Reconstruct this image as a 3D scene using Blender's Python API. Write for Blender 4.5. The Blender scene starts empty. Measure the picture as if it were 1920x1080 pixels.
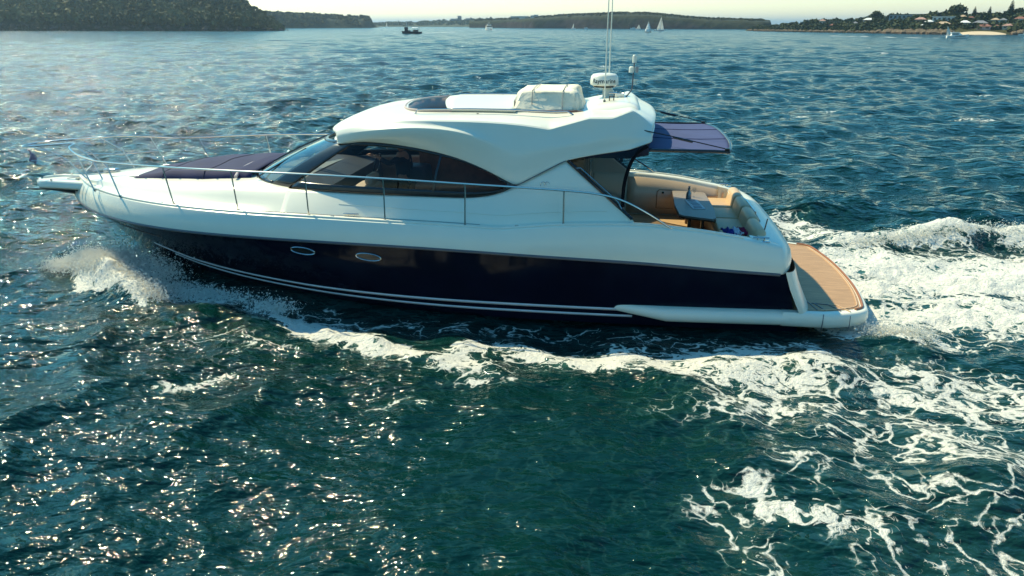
import bpy, bmesh, math, random
import numpy as np
from mathutils import Vector, Matrix
R = math.radians
C = bpy.context.scene.collection
sc = bpy.context.scene

# ------------------------------------------------------------------ camera, sky, sun
CX, CY, CZ, YAW, PITCH, FPX = 11.6174, -12.4972, 4.5403, -0.1426, 21.0439, 1283.97
cam_d = bpy.data.cameras.new('camera'); cam = bpy.data.objects.new('camera', cam_d); C.objects.link(cam)
cam_d.sensor_width = 36; cam_d.lens = 36 * FPX / 1920; cam_d.clip_end = 40000; cam_d.clip_start = .1
cam.location = (CX, CY, CZ); cam.rotation_euler = (R(90 - PITCH), 0, -YAW)
sc.camera = cam
SUN = Vector((-.72, .46, 1)).normalized()
sun_d = bpy.data.lights.new('sun', 'SUN'); sun = bpy.data.objects.new('sun', sun_d); C.objects.link(sun)
sun_d.energy = 5.0; sun_d.angle = R(.5); sun_d.color = (1, .89, .57)
sun.rotation_euler = (-SUN).to_track_quat('-Z', 'Y').to_euler()
world = bpy.data.worlds.new('World'); sc.world = world; world.use_nodes = True
wt = world.node_tree; wt.nodes.clear()
sky = wt.nodes.new('ShaderNodeTexSky'); sky.sky_type = 'NISHITA'; sky.sun_disc = False
sky.sun_elevation = math.asin(SUN.z); sky.sun_rotation = math.atan2(SUN.x, SUN.y)
sky.air_density = 1.0; sky.dust_density = .7; sky.ozone_density = 1.5
tint = wt.nodes.new('ShaderNodeMix'); tint.data_type = 'RGBA'; tint.blend_type = 'MULTIPLY'; tint.inputs[0].default_value = 1
tc = wt.nodes.new('ShaderNodeTexCoord'); sp = wt.nodes.new('ShaderNodeSeparateXYZ'); rp = wt.nodes.new('ShaderNodeValToRGB')
wt.links.new(tc.outputs['Generated'], sp.inputs[0]); wt.links.new(sp.outputs[2], rp.inputs[0])
rp.color_ramp.elements[0].position = 0.0; rp.color_ramp.elements[0].color = (1.75, 1.72, 1.38, 1)
rp.color_ramp.elements[1].position = .45; rp.color_ramp.elements[1].color = (.33, 1.03, 1.2, 1)
e = rp.color_ramp.elements.new(.05); e.color = (1.15, 1.28, 1.1, 1)
e = rp.color_ramp.elements.new(.14); e.color = (.25, .77, .84, 1)
bg = wt.nodes.new('ShaderNodeBackground'); bg.inputs[1].default_value = .13
wo = wt.nodes.new('ShaderNodeOutputWorld')
wt.links.new(sky.outputs[0], tint.inputs[6]); wt.links.new(rp.outputs[0], tint.inputs[7])
wt.links.new(tint.outputs[2], bg.inputs[0]); wt.links.new(bg.outputs[0], wo.inputs[0])
sc.view_settings.view_transform = 'Standard'; sc.view_settings.look = 'None'
sc.view_settings.exposure = 0.35; sc.view_settings.gamma = 1
sc.cycles.max_bounces = 8; sc.cycles.transparent_max_bounces = 12

_th = R(PITCH)
_f = Vector((math.sin(YAW) * math.cos(_th), math.cos(YAW) * math.cos(_th), -math.sin(_th)))
_r = Vector((math.cos(YAW), -math.sin(YAW), 0)); _u = _r.cross(_f)
CAM = Vector((CX, CY, CZ))
def ray(px, py): return _f + _r * ((px - 960) / FPX) - _u * ((py - 540) / FPX)
def at_dist(px, py, D):                      # point D metres ahead of the viewpoint along a bearing and elevation
    d = ray(px, py); h = d.x * math.sin(YAW) + d.y * math.cos(YAW); return CAM + d * (D / h)
def on_water(px, py):
    d = ray(px, py); return CAM + d * (-CZ / d.z)

# ------------------------------------------------------------------ helpers
MATS = {}
def mat(name, col, rough=.5, metal=0, coat=0, var=.08, vscale=3, bump=0, bscale=40, spec=.5, sheen=0):
    if name in MATS: return MATS[name]
    m = bpy.data.materials.new(name); m.use_nodes = True; nt = m.node_tree; b = nt.nodes['Principled BSDF']
    b.inputs['Roughness'].default_value = rough; b.inputs['Metallic'].default_value = metal
    b.inputs['Coat Weight'].default_value = coat; b.inputs['Coat Roughness'].default_value = .05
    b.inputs['Specular IOR Level'].default_value = spec; b.inputs['Sheen Weight'].default_value = sheen
    tcn = nt.nodes.new('ShaderNodeTexCoord'); n = nt.nodes.new('ShaderNodeTexNoise')
    n.inputs['Scale'].default_value = vscale; n.inputs['Detail'].default_value = 5
    nt.links.new(tcn.outputs['Object'], n.inputs['Vector'])
    r = nt.nodes.new('ShaderNodeValToRGB'); nt.links.new(n.outputs[0], r.inputs[0])
    r.color_ramp.elements[0].position = .3; r.color_ramp.elements[1].position = .7
    r.color_ramp.elements[0].color = tuple(c * (1 - var) for c in col) + (1,)
    r.color_ramp.elements[1].color = tuple(min(1, c * (1 + var)) for c in col) + (1,)
    nt.links.new(r.outputs[0], b.inputs['Base Color'])
    if bump:
        n2 = nt.nodes.new('ShaderNodeTexNoise'); n2.inputs['Scale'].default_value = bscale; n2.inputs['Detail'].default_value = 4
        nt.links.new(tcn.outputs['Object'], n2.inputs['Vector'])
        bp = nt.nodes.new('ShaderNodeBump'); bp.inputs['Distance'].default_value = bump; bp.inputs['Strength'].default_value = 1
        nt.links.new(n2.outputs[0], bp.inputs['Height']); nt.links.new(bp.outputs[0], b.inputs['Normal'])
    MATS[name] = m; return m

def tag(o, label=None, cat=None, group=None, kind=None):
    if label: o['label'] = label
    if cat: o['category'] = cat
    if group: o['group'] = group
    if kind: o['kind'] = kind
    return o
def empty(name, loc=(0, 0, 0), rz=0, **k):
    o = bpy.data.objects.new(name, None); C.objects.link(o); o.location = loc; o.rotation_euler.z = rz
    o.empty_display_size = .3
    return tag(o, **k)
class MB:
    def __init__(s): s.v = []; s.f = []
    def add(s, vs, fs):
        n = len(s.v); s.v += [tuple(v) for v in vs]; s.f += [tuple(i + n for i in f) for f in fs]; return s
    def grid(s, rows, cu=False, cv=False, flip=False):
        a = len(rows); b = len(rows[0]); vs = [p for r in rows for p in r]; fs = []
        for i in range(a if cu else a - 1):
            for j in range(b if cv else b - 1):
                q = (i * b + j, i * b + (j + 1) % b, ((i + 1) % a) * b + (j + 1) % b, ((i + 1) % a) * b + j)
                fs.append(q[::-1] if flip else q)
        return s.add(vs, fs)
    def box(s, c, d, rz=0, ry=0, rx=0, bev=0):
        m = Matrix.Translation(c) @ Matrix.Rotation(rz, 4, 'Z') @ Matrix.Rotation(ry, 4, 'Y') @ Matrix.Rotation(rx, 4, 'X')
        bm = bmesh.new(); bmesh.ops.create_cube(bm, size=1); bmesh.ops.scale(bm, vec=d, verts=bm.verts)
        if bev: bmesh.ops.bevel(bm, geom=bm.edges[:], offset=bev, segments=3, profile=.5, affect='EDGES')
        bm.verts.ensure_lookup_table(); bm.verts.index_update()
        s.add([m @ v.co for v in bm.verts], [[v.index for v in f.verts] for f in bm.faces]); bm.free(); return s
    def tube(s, path, r, seg=8, caps=True):
        P = [Vector(p) for p in path]; rs = r if isinstance(r, (list, tuple)) else [r] * len(P); rows = []
        t0 = (P[1] - P[0]).normalized(); n = t0.orthogonal().normalized()
        for i, p in enumerate(P):
            t = ((P[min(i + 1, len(P) - 1)] - P[i]).normalized() + (P[i] - P[max(i - 1, 0)]).normalized())
            t = t.normalized() if t.length > 1e-6 else t0
            n = (n - t * n.dot(t)).normalized(); bn = t.cross(n)
            rows.append([p + (n * math.cos(a) + bn * math.sin(a)) * rs[i] for a in [2 * math.pi * k / seg for k in range(seg)]])
        k0 = len(s.v); s.grid(rows, cv=True, flip=True)
        if caps:
            s.f.append(tuple(range(k0, k0 + seg))); e0 = k0 + (len(P) - 1) * seg; s.f.append(tuple(range(e0 + seg - 1, e0 - 1, -1)))
        return s
    def lathe(s, prof, c=(0, 0, 0), seg=24, axis='Z'):
        rows = []
        for r_, z in prof:
            row = []
            for k in range(seg):
                a = 2 * math.pi * k / seg; p = Vector((r_ * math.cos(a), r_ * math.sin(a), z))
                if axis == 'X': p = Vector((p.z, p.x, p.y))
                if axis == 'Y': p = Vector((p.x, p.z, p.y))
                row.append(p + Vector(c))
            rows.append(row)
        return s.grid(rows, cv=True)
    def poly(s, pts): return s.add(pts, [tuple(range(len(pts)))])
    def prism(s, pts, d):                    # polygon extruded along vector d
        n = len(pts); d = Vector(d); A = [Vector(p) for p in pts]; B = [p + d for p in A]
        return s.add(A + B, [tuple(range(n))[::-1], tuple(range(n, 2 * n))] + [(i, (i + 1) % n, n + (i + 1) % n, n + i) for i in range(n)])
    def build(s, name, m, parent=None, smooth=True, ang=35, solid=0, sub=0):
        me = bpy.data.meshes.new(name); me.from_pydata([tuple(v) for v in s.v], [], s.f); me.update()
        bm = bmesh.new(); bm.from_mesh(me); bmesh.ops.remove_doubles(bm, verts=bm.verts, dist=1e-5)
        bmesh.ops.recalc_face_normals(bm, faces=bm.faces); bm.to_mesh(me); bm.free()
        if m: me.materials.append(m)
        o = bpy.data.objects.new(name, me); C.objects.link(o)
        if parent: o.parent = parent
        if sub:
            md = o.modifiers.new('sub', 'SUBSURF'); md.levels = md.render_levels = sub
        if solid:
            md = o.modifiers.new('sol', 'SOLIDIFY'); md.thickness = solid; md.offset = -1
        if smooth:
            me.polygons.foreach_set('use_smooth', [True] * len(me.polygons))
            if not sub: me.set_sharp_from_angle(angle=R(ang))
        return o
def bake(o):                                  # apply modifiers
    dg = bpy.context.evaluated_depsgraph_get(); dg.update()
    me = bpy.data.meshes.new_from_object(o.evaluated_get(dg)); o.modifiers.clear(); o.data = me; return o
def smoothpath(pts, n=8):                    # Catmull-Rom
    P = [Vector(p) for p in pts]; P = [P[0] * 2 - P[1]] + P + [P[-1] * 2 - P[-2]]; out = []
    for i in range(1, len(P) - 2):
        a, b, c, d = P[i - 1:i + 3]
        for k in range(n):
            t = k / n
            out.append(.5 * ((2 * b) + (c - a) * t + (2 * a - 5 * b + 4 * c - d) * t * t + (3 * b - a - 3 * c + d) * t ** 3))
    return out + [P[-2]]
def itp(x, xs, ys): return float(np.interp(x, xs, ys))
def sitp(x, xs, ys):                          # smooth (monotone-ish hermite) interpolation
    x = min(max(x, xs[0]), xs[-1]); i = min(max(np.searchsorted(xs, x) - 1, 0), len(xs) - 2)
    def sl(k):
        if k == 0: return (ys[1] - ys[0]) / (xs[1] - xs[0])
        if k == len(xs) - 1: return (ys[-1] - ys[-2]) / (xs[-1] - xs[-2])
        a = (ys[k] - ys[k - 1]) / (xs[k] - xs[k - 1]); b = (ys[k + 1] - ys[k]) / (xs[k + 1] - xs[k])
        return 0 if a * b <= 0 else 2 * a * b / (a + b)
    h = xs[i + 1] - xs[i]; t = (x - xs[i]) / h; m0 = sl(i) * h; m1 = sl(i + 1) * h
    return float((2 * t ** 3 - 3 * t * t + 1) * ys[i] + (t ** 3 - 2 * t * t + t) * m0 + (-2 * t ** 3 + 3 * t * t) * ys[i + 1] + (t ** 3 - t * t) * m1)
def noise2(x, y, seed=0, octs=5, base=1.0):   # numpy value noise
    rng = np.random.RandomState(seed); T = rng.rand(256, 256); out = 0; amp = 1; tot = 0
    for k in range(octs):
        X = np.asarray(x) * base * 2 ** k + 17.3 * k; Y = np.asarray(y) * base * 2 ** k + 5.1 * k
        xi = np.floor(X).astype(int); yi = np.floor(Y).astype(int); fx = X - xi; fy = Y - yi
        fx = fx * fx * (3 - 2 * fx); fy = fy * fy * (3 - 2 * fy)
        g = lambda a, b: T[a & 255, b & 255]
        out = out + amp * ((g(xi, yi) * (1 - fx) + g(xi + 1, yi) * fx) * (1 - fy) + (g(xi, yi + 1) * (1 - fx) + g(xi + 1, yi + 1) * fx) * fy)
        tot += amp; amp *= .5
    return out / tot

# ------------------------------------------------------------------ materials
GEL = mat('white_gelcoat', (.80, .78, .66), .30, coat=.25, var=.018, vscale=2.2)
NAVY = mat('navy_gelcoat', (.0035, .005, .015), .10, coat=.0, var=.15, vscale=2, spec=.14)
STEEL = mat('stainless_steel', (.52, .51, .50), .14, 1, var=.03)
BLACK = mat('black_trim', (.008, .009, .012), .25, coat=.3)
RUB = mat('grey_rubber', (.10, .11, .13), .35)
STRIPE = mat('white_stripe_paint', (.62, .64, .66), .3, coat=.3)
NAVYC = mat('navy_canvas', (.008, .014, .07), .85, bump=.003, bscale=60, var=.12)
AWN = mat('navy_awning_canvas', (.045, .062, .165), .85, bump=.006, bscale=5, var=.08)
CREAM = mat('cream_liner', (.70, .54, .40), .4, coat=.2, var=.03)
TAN = mat('tan_vinyl', (.58, .38, .20), .45, var=.06, bump=.004, bscale=14)
GREYV = mat('grey_vinyl', (.30, .30, .30), .5)
WOOD = mat('dark_wood', (.09, .035, .015), .3, coat=.4, var=.3, vscale=8)
DARKIN = mat('dark_interior', (.04, .035, .035), .6)
TABLE = mat('table_gloss', (.25, .21, .18), .42, coat=.0, var=.03)
COVER = mat('white_canvas_cover', (.82, .75, .58), .8, var=.05, bump=.035, bscale=5)
YEL = mat('yellow_webbing', (.65, .38, .05), .6)

def translucent(m, fac):
    nt = m.node_tree; b = nt.nodes['Principled BSDF']; o = nt.nodes['Material Output']; t = nt.nodes.new('ShaderNodeBsdfTranslucent'); t.inputs[0].default_value = (.9, .88, .82, 1)
    x = nt.nodes.new('ShaderNodeMixShader'); x.inputs[0].default_value = fac; nt.links.new(b.outputs[0], x.inputs[1]); nt.links.new(t.outputs[0], x.inputs[2]); nt.links.new(x.outputs[0], o.inputs[0])
def glass_mat(name, tintc, refl=1.0):
    m = bpy.data.materials.new(name); m.use_nodes = True; nt = m.node_tree; nt.nodes.clear()
    o = nt.nodes.new('ShaderNodeOutputMaterial'); mx = nt.nodes.new('ShaderNodeMixShader')
    t = nt.nodes.new('ShaderNodeBsdfTransparent'); t.inputs[0].default_value = tintc + (1,)
    g = nt.nodes.new('ShaderNodeBsdfGlossy'); g.inputs['Roughness'].default_value = .02
    fr = nt.nodes.new('ShaderNodeFresnel'); ge = nt.nodes.new('ShaderNodeNewGeometry'); mr = nt.nodes.new('ShaderNodeMapRange')
    mr.inputs['To Min'].default_value = 1.5; mr.inputs['To Max'].default_value = 1 / 1.5; nt.links.new(ge.outputs['Backfacing'], mr.inputs['Value']); nt.links.new(mr.outputs[0], fr.inputs[0])
    mu = nt.nodes.new('ShaderNodeMath'); mu.operation = 'MULTIPLY'; mu.inputs[1].default_value = refl; mu.use_clamp = True
    nt.links.new(fr.outputs[0], mu.inputs[0]); nt.links.new(mu.outputs[0], mx.inputs[0])
    nt.links.new(t.outputs[0], mx.inputs[1]); nt.links.new(g.outputs[0], mx.inputs[2]); nt.links.new(mx.outputs[0], o.inputs[0])
    return m
GLASS = glass_mat('tinted_glass', (.68, .64, .63), .6)
WSGLASS = glass_mat('windscreen_glass', (.45, .5, .5), 1.6)
SMOKE = glass_mat('smoked_screen', (.42, .42, .43), .6)
CLEAR = glass_mat('drinking_glass', (.85, .88, .9), 1.5)

def teak_mat(name, base, dark, spacing):
    m = bpy.data.materials.new(name); m.use_nodes = True; nt = m.node_tree; b = nt.nodes['Principled BSDF']
    b.inputs['Roughness'].default_value = .6
    tcn = nt.nodes.new('ShaderNodeTexCoord'); s = nt.nodes.new('ShaderNodeSeparateXYZ'); nt.links.new(tcn.outputs['Object'], s.inputs[0])
    d = nt.nodes.new('ShaderNodeMath'); d.operation = 'DIVIDE'; d.inputs[1].default_value = spacing; nt.links.new(s.outputs[1], d.inputs[0])
    f = nt.nodes.new('ShaderNodeMath'); f.operation = 'FRACT'; nt.links.new(d.outputs[0], f.inputs[0])
    g = nt.nodes.new('ShaderNodeMath'); g.operation = 'LESS_THAN'; g.inputs[1].default_value = .2; nt.links.new(f.outputs[0], g.inputs[0])
    mp = nt.nodes.new('ShaderNodeMapping'); mp.inputs['Scale'].default_value = (1.5, 20, 1); nt.links.new(tcn.outputs['Object'], mp.inputs[0])
    n = nt.nodes.new('ShaderNodeTexNoise'); n.inputs['Scale'].default_value = 2; n.inputs['Detail'].default_value = 6; nt.links.new(mp.outputs[0], n.inputs[0])
    r = nt.nodes.new('ShaderNodeValToRGB'); nt.links.new(n.outputs[0], r.inputs[0])
    r.color_ramp.elements[0].position = .3; r.color_ramp.elements[1].position = .7
    r.color_ramp.elements[0].color = tuple(c * .75 for c in base) + (1,); r.color_ramp.elements[1].color = tuple(c * 1.15 for c in base) + (1,)
    x = nt.nodes.new('ShaderNodeMix'); x.data_type = 'RGBA'; nt.links.new(g.outputs[0], x.inputs[0]); nt.links.new(r.outputs[0], x.inputs[6])
    x.inputs[7].default_value = dark + (1,); nt.links.new(x.outputs[2], b.inputs['Base Color'])
    return m
TEAK = teak_mat('teak_planking', (.50, .30, .16), (.10, .06, .04), .045)
TEAKD = teak_mat('cockpit_teak', (.58, .38, .20), (.16, .09, .05), .06)

# ================================================================== MOTOR YACHT
yacht = empty('motor_yacht', (7.5, 0, 0), label='large white motor yacht with navy hull and navy stern awning under way in the foreground', cat='yacht')
LAST = [None]
# parts are modelled in harbour coordinates, then parented keeping their place
def keep(o, par=None):
    o.parent = yacht; o.matrix_parent_inverse = Matrix.Translation(-yacht.location); LAST[0] = o
    return o

XE = 14.42
def Bs(x):                                   # gunwale half breadth
    t = min(max((x - .72) / 7.2, 0), 1)
    b = 2.3 * (1 - (1 - t) ** 3.35)
    if x > 9: b *= 1 - .105 * ((x - 9) / 5.4) ** 2
    return b
def ZR(x): return sitp(x, [0, 9.3, 10.5, 12.16, 13.4, 14.42, 15], [1.24, 1.17, 1.13, 1.07, .99, .93, .9])
def ZR(x): return sitp(x, [0, 5, 8, 9.3, 10.5, 12.16, 13.4, 14.42, 15], [1.24, 1.235, 1.20, 1.17, 1.13, 1.07, .99, .93, .9])
def ZD(x): return sitp(x, [0, 2, 6.7, 8.1, 9.4, 9.88, 10.3, 11, 12, 12.9, 13.6, 14, 14.4], [1.64, 1.64, 1.60, 1.57, 1.54, 1.52, 1.56, 1.62, 1.65, 1.59, 1.49, 1.42, 1.34])
def hull_pt(s, g):                           # s 0..1 along, g 0 keel .. 1 rub rail
    if g >= .999:
        x = .72 + s * (XE - .72); return Vector((x, Bs(x), ZR(x)))
    xs = .72 + 2.0 * (1 - g) ** .85 * .95 + (1.6 * max(0, .28 - g) / .28) ** 1.0
    xe = XE + .5 * (1 - g)
    x = xs + s * (xe - xs); L = 7.2
    n = 1.75 + 1.6 * g ** 1.3; Bm = 2.3 - .38 * (1 - g) ** .9
    if g < .28: Bm -= 1.9 * ((.28 - g) / .28) ** 1.2
    t = min(max((x - xs) / (L + (1 - g) * 1.0), 0), 1)
    y = Bm * (1 - (1 - t) ** n)
    if x > 9: y *= 1 - .105 * ((x - 9) / 5.4) ** 2
    zk = -.55; z = zk + (ZR(x) - zk) * g
    if g < .6: z += .55 * math.exp(-(x - 1.5) / 1.3) * (.6 - g)
    return Vector((x, max(y, 0), z))
NS = 70
ss = [(i / NS) ** 1.7 for i in range(NS + 1)]
gs = [0, .1, .2, .28, .34, .42, .5, .58, .66, .74, .82, .9, .96, 1.0]
mb = MB()
for sg in (-1, 1):
    mb.grid([[(p.x, sg * p.y, p.z) for p in (hull_pt(s, g) for g in gs)] for s in ss])
tp = [hull_pt(1, g) for g in gs]
mb.grid([[(p.x, -p.y, p.z) for p in tp], [(p.x, p.y, p.z) for p in tp]])
keep(mb.build('hull', NAVY, ang=60))
def hull_at(x, z):                           # y of hull side at x, z
    best = None
    lo, hi = .2, .999
    for _ in range(30):
        g = (lo + hi) / 2; a, b = 0, 1
        for _ in range(25):
            s = (a + b) / 2
            if hull_pt(s, g).x < x: a = s
            else: b = s
        p = hull_pt(a, g)
        if p.z < z: lo = g
        else: hi = g
    return p.y
for zo, w, x0 in ((.0, .045, 3.0), (-.12, .04, 3.4)):
    for sg in (-1, 1):
        rows = []
        for k in range(60):
            x = x0 + (12.1 - x0) * k / 59
            zc = sitp(x, [3.0, 4.06, 5.2, 7.1, 10.5, 12.1], [.60, .385, .30, .235, .20, .19]) + zo * itp(x, [3, 5], [.8, 1])
            rows.append([(x, sg * (hull_at(x, zz) + .012), zz) for zz in (zc - w / 2, zc + w / 2)])
        keep(MB().grid(rows).build('boot_stripe', STRIPE, solid=.01))
# spray knuckle, rub rail
for sg in (-1, 1):
    P = [(x, sg * (Bs(x) + .006), ZR(x)) for x in [.72 + (14.30 - .72) * (k / 70) ** 1.6 for k in range(71)]]
    keep(MB().tube(P, .028, 8).build('rub_rail', RUB))
    P = [(x, sg * (hull_at(x, 1.0 - .03 * (x - 1.9)) + .004), 1.0 - .03 * (x - 1.9)) for x in np.linspace(1.9, 3.6, 14)]
    keep(MB().tube(P, [.004 + .008 * math.sin(math.pi * k / 13) for k in range(14)], 6).build('spray_rail', NAVY))
# portholes
for sg in (-1, 1):
    for x, z in ((6.62, 1.02), (7.76, .97)):
        rim = []
        gl = []
        for k in range(33):
            a = 2 * math.pi * k / 32; ca, sa = math.cos(a), math.sin(a)
            dx, dz = .21 * ca, .066 * sa - .018 * ca
            rim.append(Vector((x + dx, sg * (hull_at(x + dx, z + dz) + .01), z + dz)))
        keep(MB().tube(rim, .011, 6, caps=False).build('porthole', STEEL))
        ph = LAST[0]
        o = MB().poly([p - Vector((0, sg * .004, 0)) for p in rim[:-1]]).build('porthole_glass', BLACK, ph)
        o.matrix_parent_inverse = Matrix.Identity(4)
# topsides band (white) around the sheer
mb = MB()
xs_ = [.72 + (14.30 - .72) * (k / 90) ** 1.6 for k in range(91)]
def nrm(x, sg):
    d = .02; t = Vector((2 * d, Bs(x + d) - Bs(max(x - d, .72)), 0)).normalized(); return Vector((-t.y, t.x, 0))
for sg in (-1, 1):
    rows = []
    for x in xs_:
        n = nrm(x, 1); h = ZD(x) - ZR(x); row = []
        bowf = math.exp(-(x - .72) / 1.2)
        for off, zz in ((-.02, 0), (.012, .01), (.022, .08 * h), (.012 - .01 * bowf, .35 * h), (-.012 - .04 * bowf, .62 * h), (-.045 - .08 * bowf, .88 * h), (-.06 - .11 * bowf, .965 * h), (-.085 - .13 * bowf, h)):
            p = Vector((x, Bs(x), ZR(x) + zz)) + n * off
            row.append((p.x, sg * max(p.y, 0), p.z))
        rows.append(row)
    mb.grid(rows)
keep(mb.build('topsides', GEL, ang=26))
# decks and cabin sides
def yt(x): return sitp(x, [.85, 1.2, 2, 3, 4, 5, 5.8, 6.6, 7.5, 8.2, 9.3, 10.12, 10.92, 12.03], [.15, .4, .72, 1.05, 1.32, 1.5, 1.6, 1.72, 1.81, 1.85, 1.87, 1.84, 1.80, 1.98])
def zt(x): return itp(x, [.85, 1.2, 2, 3, 4, 5, 5.8, 6.6, 7.7, 9.3, 9.7, 9.95, 10.14, 10.5, 10.94, 11.5, 12.03],
                      [1.65, 1.67, 1.735, 1.81, 1.87, 1.92, 1.94, 1.93, 1.925, 1.925, 1.97, 2.04, 2.14, 2.33, 2.56, 2.10, 1.67])
def ye(x):
    bowf = math.exp(-(x - .72) / 1.2); return max(Bs(x) - .083 - .13 * bowf, 0)
def deck_rows(xs, center):
    rows = []
    for x in xs:
        e = ye(x); a = max(e - .17 * min(1, e), 0); T = min(yt(x), a); z1 = ZD(x) + .012; z2 = max(zt(x), z1 + .002)
        row = [(x, e, ZD(x)), (x, e - .03 * min(1, e), ZD(x) + .012), (x, a, z1)]
        f = min(1, max(0, (x - 5.2) / 1.2))          # foredeck slope soft, cabin side steep
        for t in (.12, .3, .5, .7, .88, 1):
            soft = t * t * (3 - 2 * t); st = t ** .9; zz = z1 + (z2 - z1) * (soft * (1 - f) + st * f)
            row.append((x, a + (T - a) * (t * (1 - f) + t * f), zz))
        if center:
            for t in (.25, .5, .75, 1): row.append((x, T * (1 - t), z2 + .05 * (1 - (1 - t) ** 2) * min(1, T)))
        rows.append(row)
    return rows
def both(rows): return [rows, [[(p[0], -p[1], p[2]) for p in r] for r in rows]]
mb = MB()
for r in both(deck_rows(list(np.linspace(.80, 6.2, 60)), True)): mb.grid(r)
keep(mb.build('foredeck', GEL, ang=22))
for r in both(deck_rows([6.2 + k * .1 for k in range(39)] + [10.05, 10.14, 10.3, 10.5, 10.7, 10.94, 11.1, 11.3, 11.5, 11.7, 11.9, 12.03], False)):
    keep(MB().grid(r).build('cabin_side', GEL, ang=22, solid=.04))
for sg in (-1, 1):
    P = [(x, sg * (ye(x) - .018 * min(1, ye(x) * 2)), ZD(x) + .012) for x in [.9 + (13.7 - .9) * (k / 90) ** 1.5 for k in range(91)]]
    keep(MB().tube(P, .019, 8).build('deck_lip', GEL))
# moulding step line on the cabin side
for sg in (-1, 1):
    P = []
    for x in np.linspace(7.2, 11.6, 30):
        a = ye(x) - .17; z1 = ZD(x) + .012; T = min(yt(x), a); k = .16 / max(zt(x) - z1, .2)
        P.append((x, sg * (a + (T - a) * k ** 1.1 + .002), z1 + .16))
    keep(MB().tube(P, .006, 5).build('side_moulding', GEL))

# greenhouse: windscreen, pillars, side windows
GB = [(5.05, 0, 1.99), (5.10, .45, 1.985), (5.24, .85, 1.975), (5.5, 1.18, 1.96), (5.82, 1.42, 1.94), (6.3, 1.62, 1.925), (6.9, 1.76, 1.925), (7.7, 1.835, 1.925), (8.5, 1.86, 1.925), (9.3, 1.868, 1.925), (9.7, 1.86, 1.97), (9.95, 1.85, 2.045), (10.14, 1.84, 2.14)]
GT = [(6.52, 0, 2.66), (6.55, .4, 2.67), (6.66, .8, 2.68), (6.86, 1.15, 2.70), (7.15, 1.42, 2.725), (7.5, 1.56, 2.735), (7.85, 1.60, 2.735), (8.3, 1.62, 2.70), (8.75, 1.65, 2.63), (9.25, 1.695, 2.52), (9.65, 1.745, 2.37), (9.93, 1.79, 2.24), (10.15, 1.838, 2.145)]
gb = smoothpath(GB, 6); gt = smoothpath(GT, 6); NG = len(gb)
def gpt(i, t, out=0):
    a, b = gb[i], gt[i]; p = a.lerp(b, t)
    bl = .05 * math.sin(math.pi * t); d = Vector((-.5 if i < NG * .35 else 0, 1, .35)).normalized()
    d = Vector((-.9, .25, .3)).normalized().lerp(Vector((0, .93, .36)), min(1, i / (NG * .42))).normalized()
    return p + d * (bl + out)
def gpanel(i0, i1, t0, t1, out=0, n=8):
    return [[gpt(i, t0 + (t1 - t0) * k / n, out) for k in range(n + 1)] for i in range(i0, i1 + 1)]
iA, iB = 23, 29
for sg in (-1, 1):
    m = lambda rows: [[(p.x, sg * p.y, p.z) for p in r] for r in rows]
    keep(MB().grid(m(gpanel(1, iA, .05, .96))).build('windscreen', WSGLASS))
    fr = MB().grid(m(gpanel(iA, iB, 0, 1, .012)))
    fr.grid(m(gpanel(iB, NG - 1, 0, .14, .012, 3))).grid(m(gpanel(0, iA, 0, .06, .012, 2))).grid(m(gpanel(0, iA, .95, 1, .012, 2)))
    fr.grid(m(gpanel(0, 1, 0, 1, .012, 8)))
    tr = []
    for i in range(iB, NG): tr.append([gpt(i, t, .012) for t in ((.93, .965, 1) if i < NG - 8 else (.80, .9, 1))])
    fr.grid(m(tr)); fr.grid(m(gpanel(NG - 5, NG - 1, 0, 1, .014)))
    keep(fr.build('window_surround', BLACK, solid=.02))
    keep(MB().grid(m(gpanel(iB, NG - 4, .10, .97))).build('side_window', GLASS))
    keep(MB().grid(m([[gpt(50, t, .016 + 0 * t) + Vector((d, 0, 0)) for d in (-.02, .02)] for t in np.linspace(.12, .97, 8)])).build('window_divider', BLACK))

# roof moulding (hardtop)
U = [7.12, 7.2, 7.45, 7.8, 8.3, 8.8, 9.3, 9.8, 10.05, 10.15, 10.3, 10.56, 10.64, 10.72, 10.92, 11.2, 11.26, 11.32, 11.58, 11.64, 11.88, 11.92, 12.1, 12.22, 12.26]
def tab(ys, xs=(7.12, 7.45, 7.8, 8.3, 8.8, 9.3, 9.8, 10.14, 10.5, 10.92, 11.3, 11.6, 11.9, 12.26)):
    return lambda x: itp(x, xs, ys)
P0z = lambda x: itp(x, [7.12, 7.5, 7.85, 8.3, 8.75, 9.25, 9.65, 9.93, 10.14, 10.92, 11.4, 11.9, 12.26], [2.70, 2.735, 2.735, 2.70, 2.63, 2.52, 2.37, 2.24, 2.14, 2.56, 2.66, 2.74, 2.86])
P0y = lambda x: itp(x, [7.12, 7.5, 7.85, 8.3, 8.75, 9.25, 9.65, 9.93, 10.14, 10.92, 11.9, 12.26], [1.50, 1.58, 1.62, 1.64, 1.67, 1.715, 1.765, 1.81, 1.86, 1.82, 1.78, 1.70])
Pc = tab([2.84, 2.90, 2.95, 3.01, 3.02, 2.97, 2.80, 2.58, 2.70, 2.80, 2.85, 2.87, 2.90, 2.95]); Pcy = tab([1.46, 1.63, 1.72, 1.77, 1.79, 1.80, 1.81, 1.85, 1.83, 1.81, 1.80, 1.78, 1.76, 1.68])
Pv = tab([2.93, 2.99, 3.03, 3.05, 3.04, 2.99, 2.88, 2.78, 2.82, 2.85, 2.92, 2.98, 3.0, 3.0]); Pvy = tab([1.40, 1.55, 1.62, 1.66, 1.69, 1.735, 1.785, 1.81, 1.80, 1.785, 1.78, 1.77, 1.74, 1.62])
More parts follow.
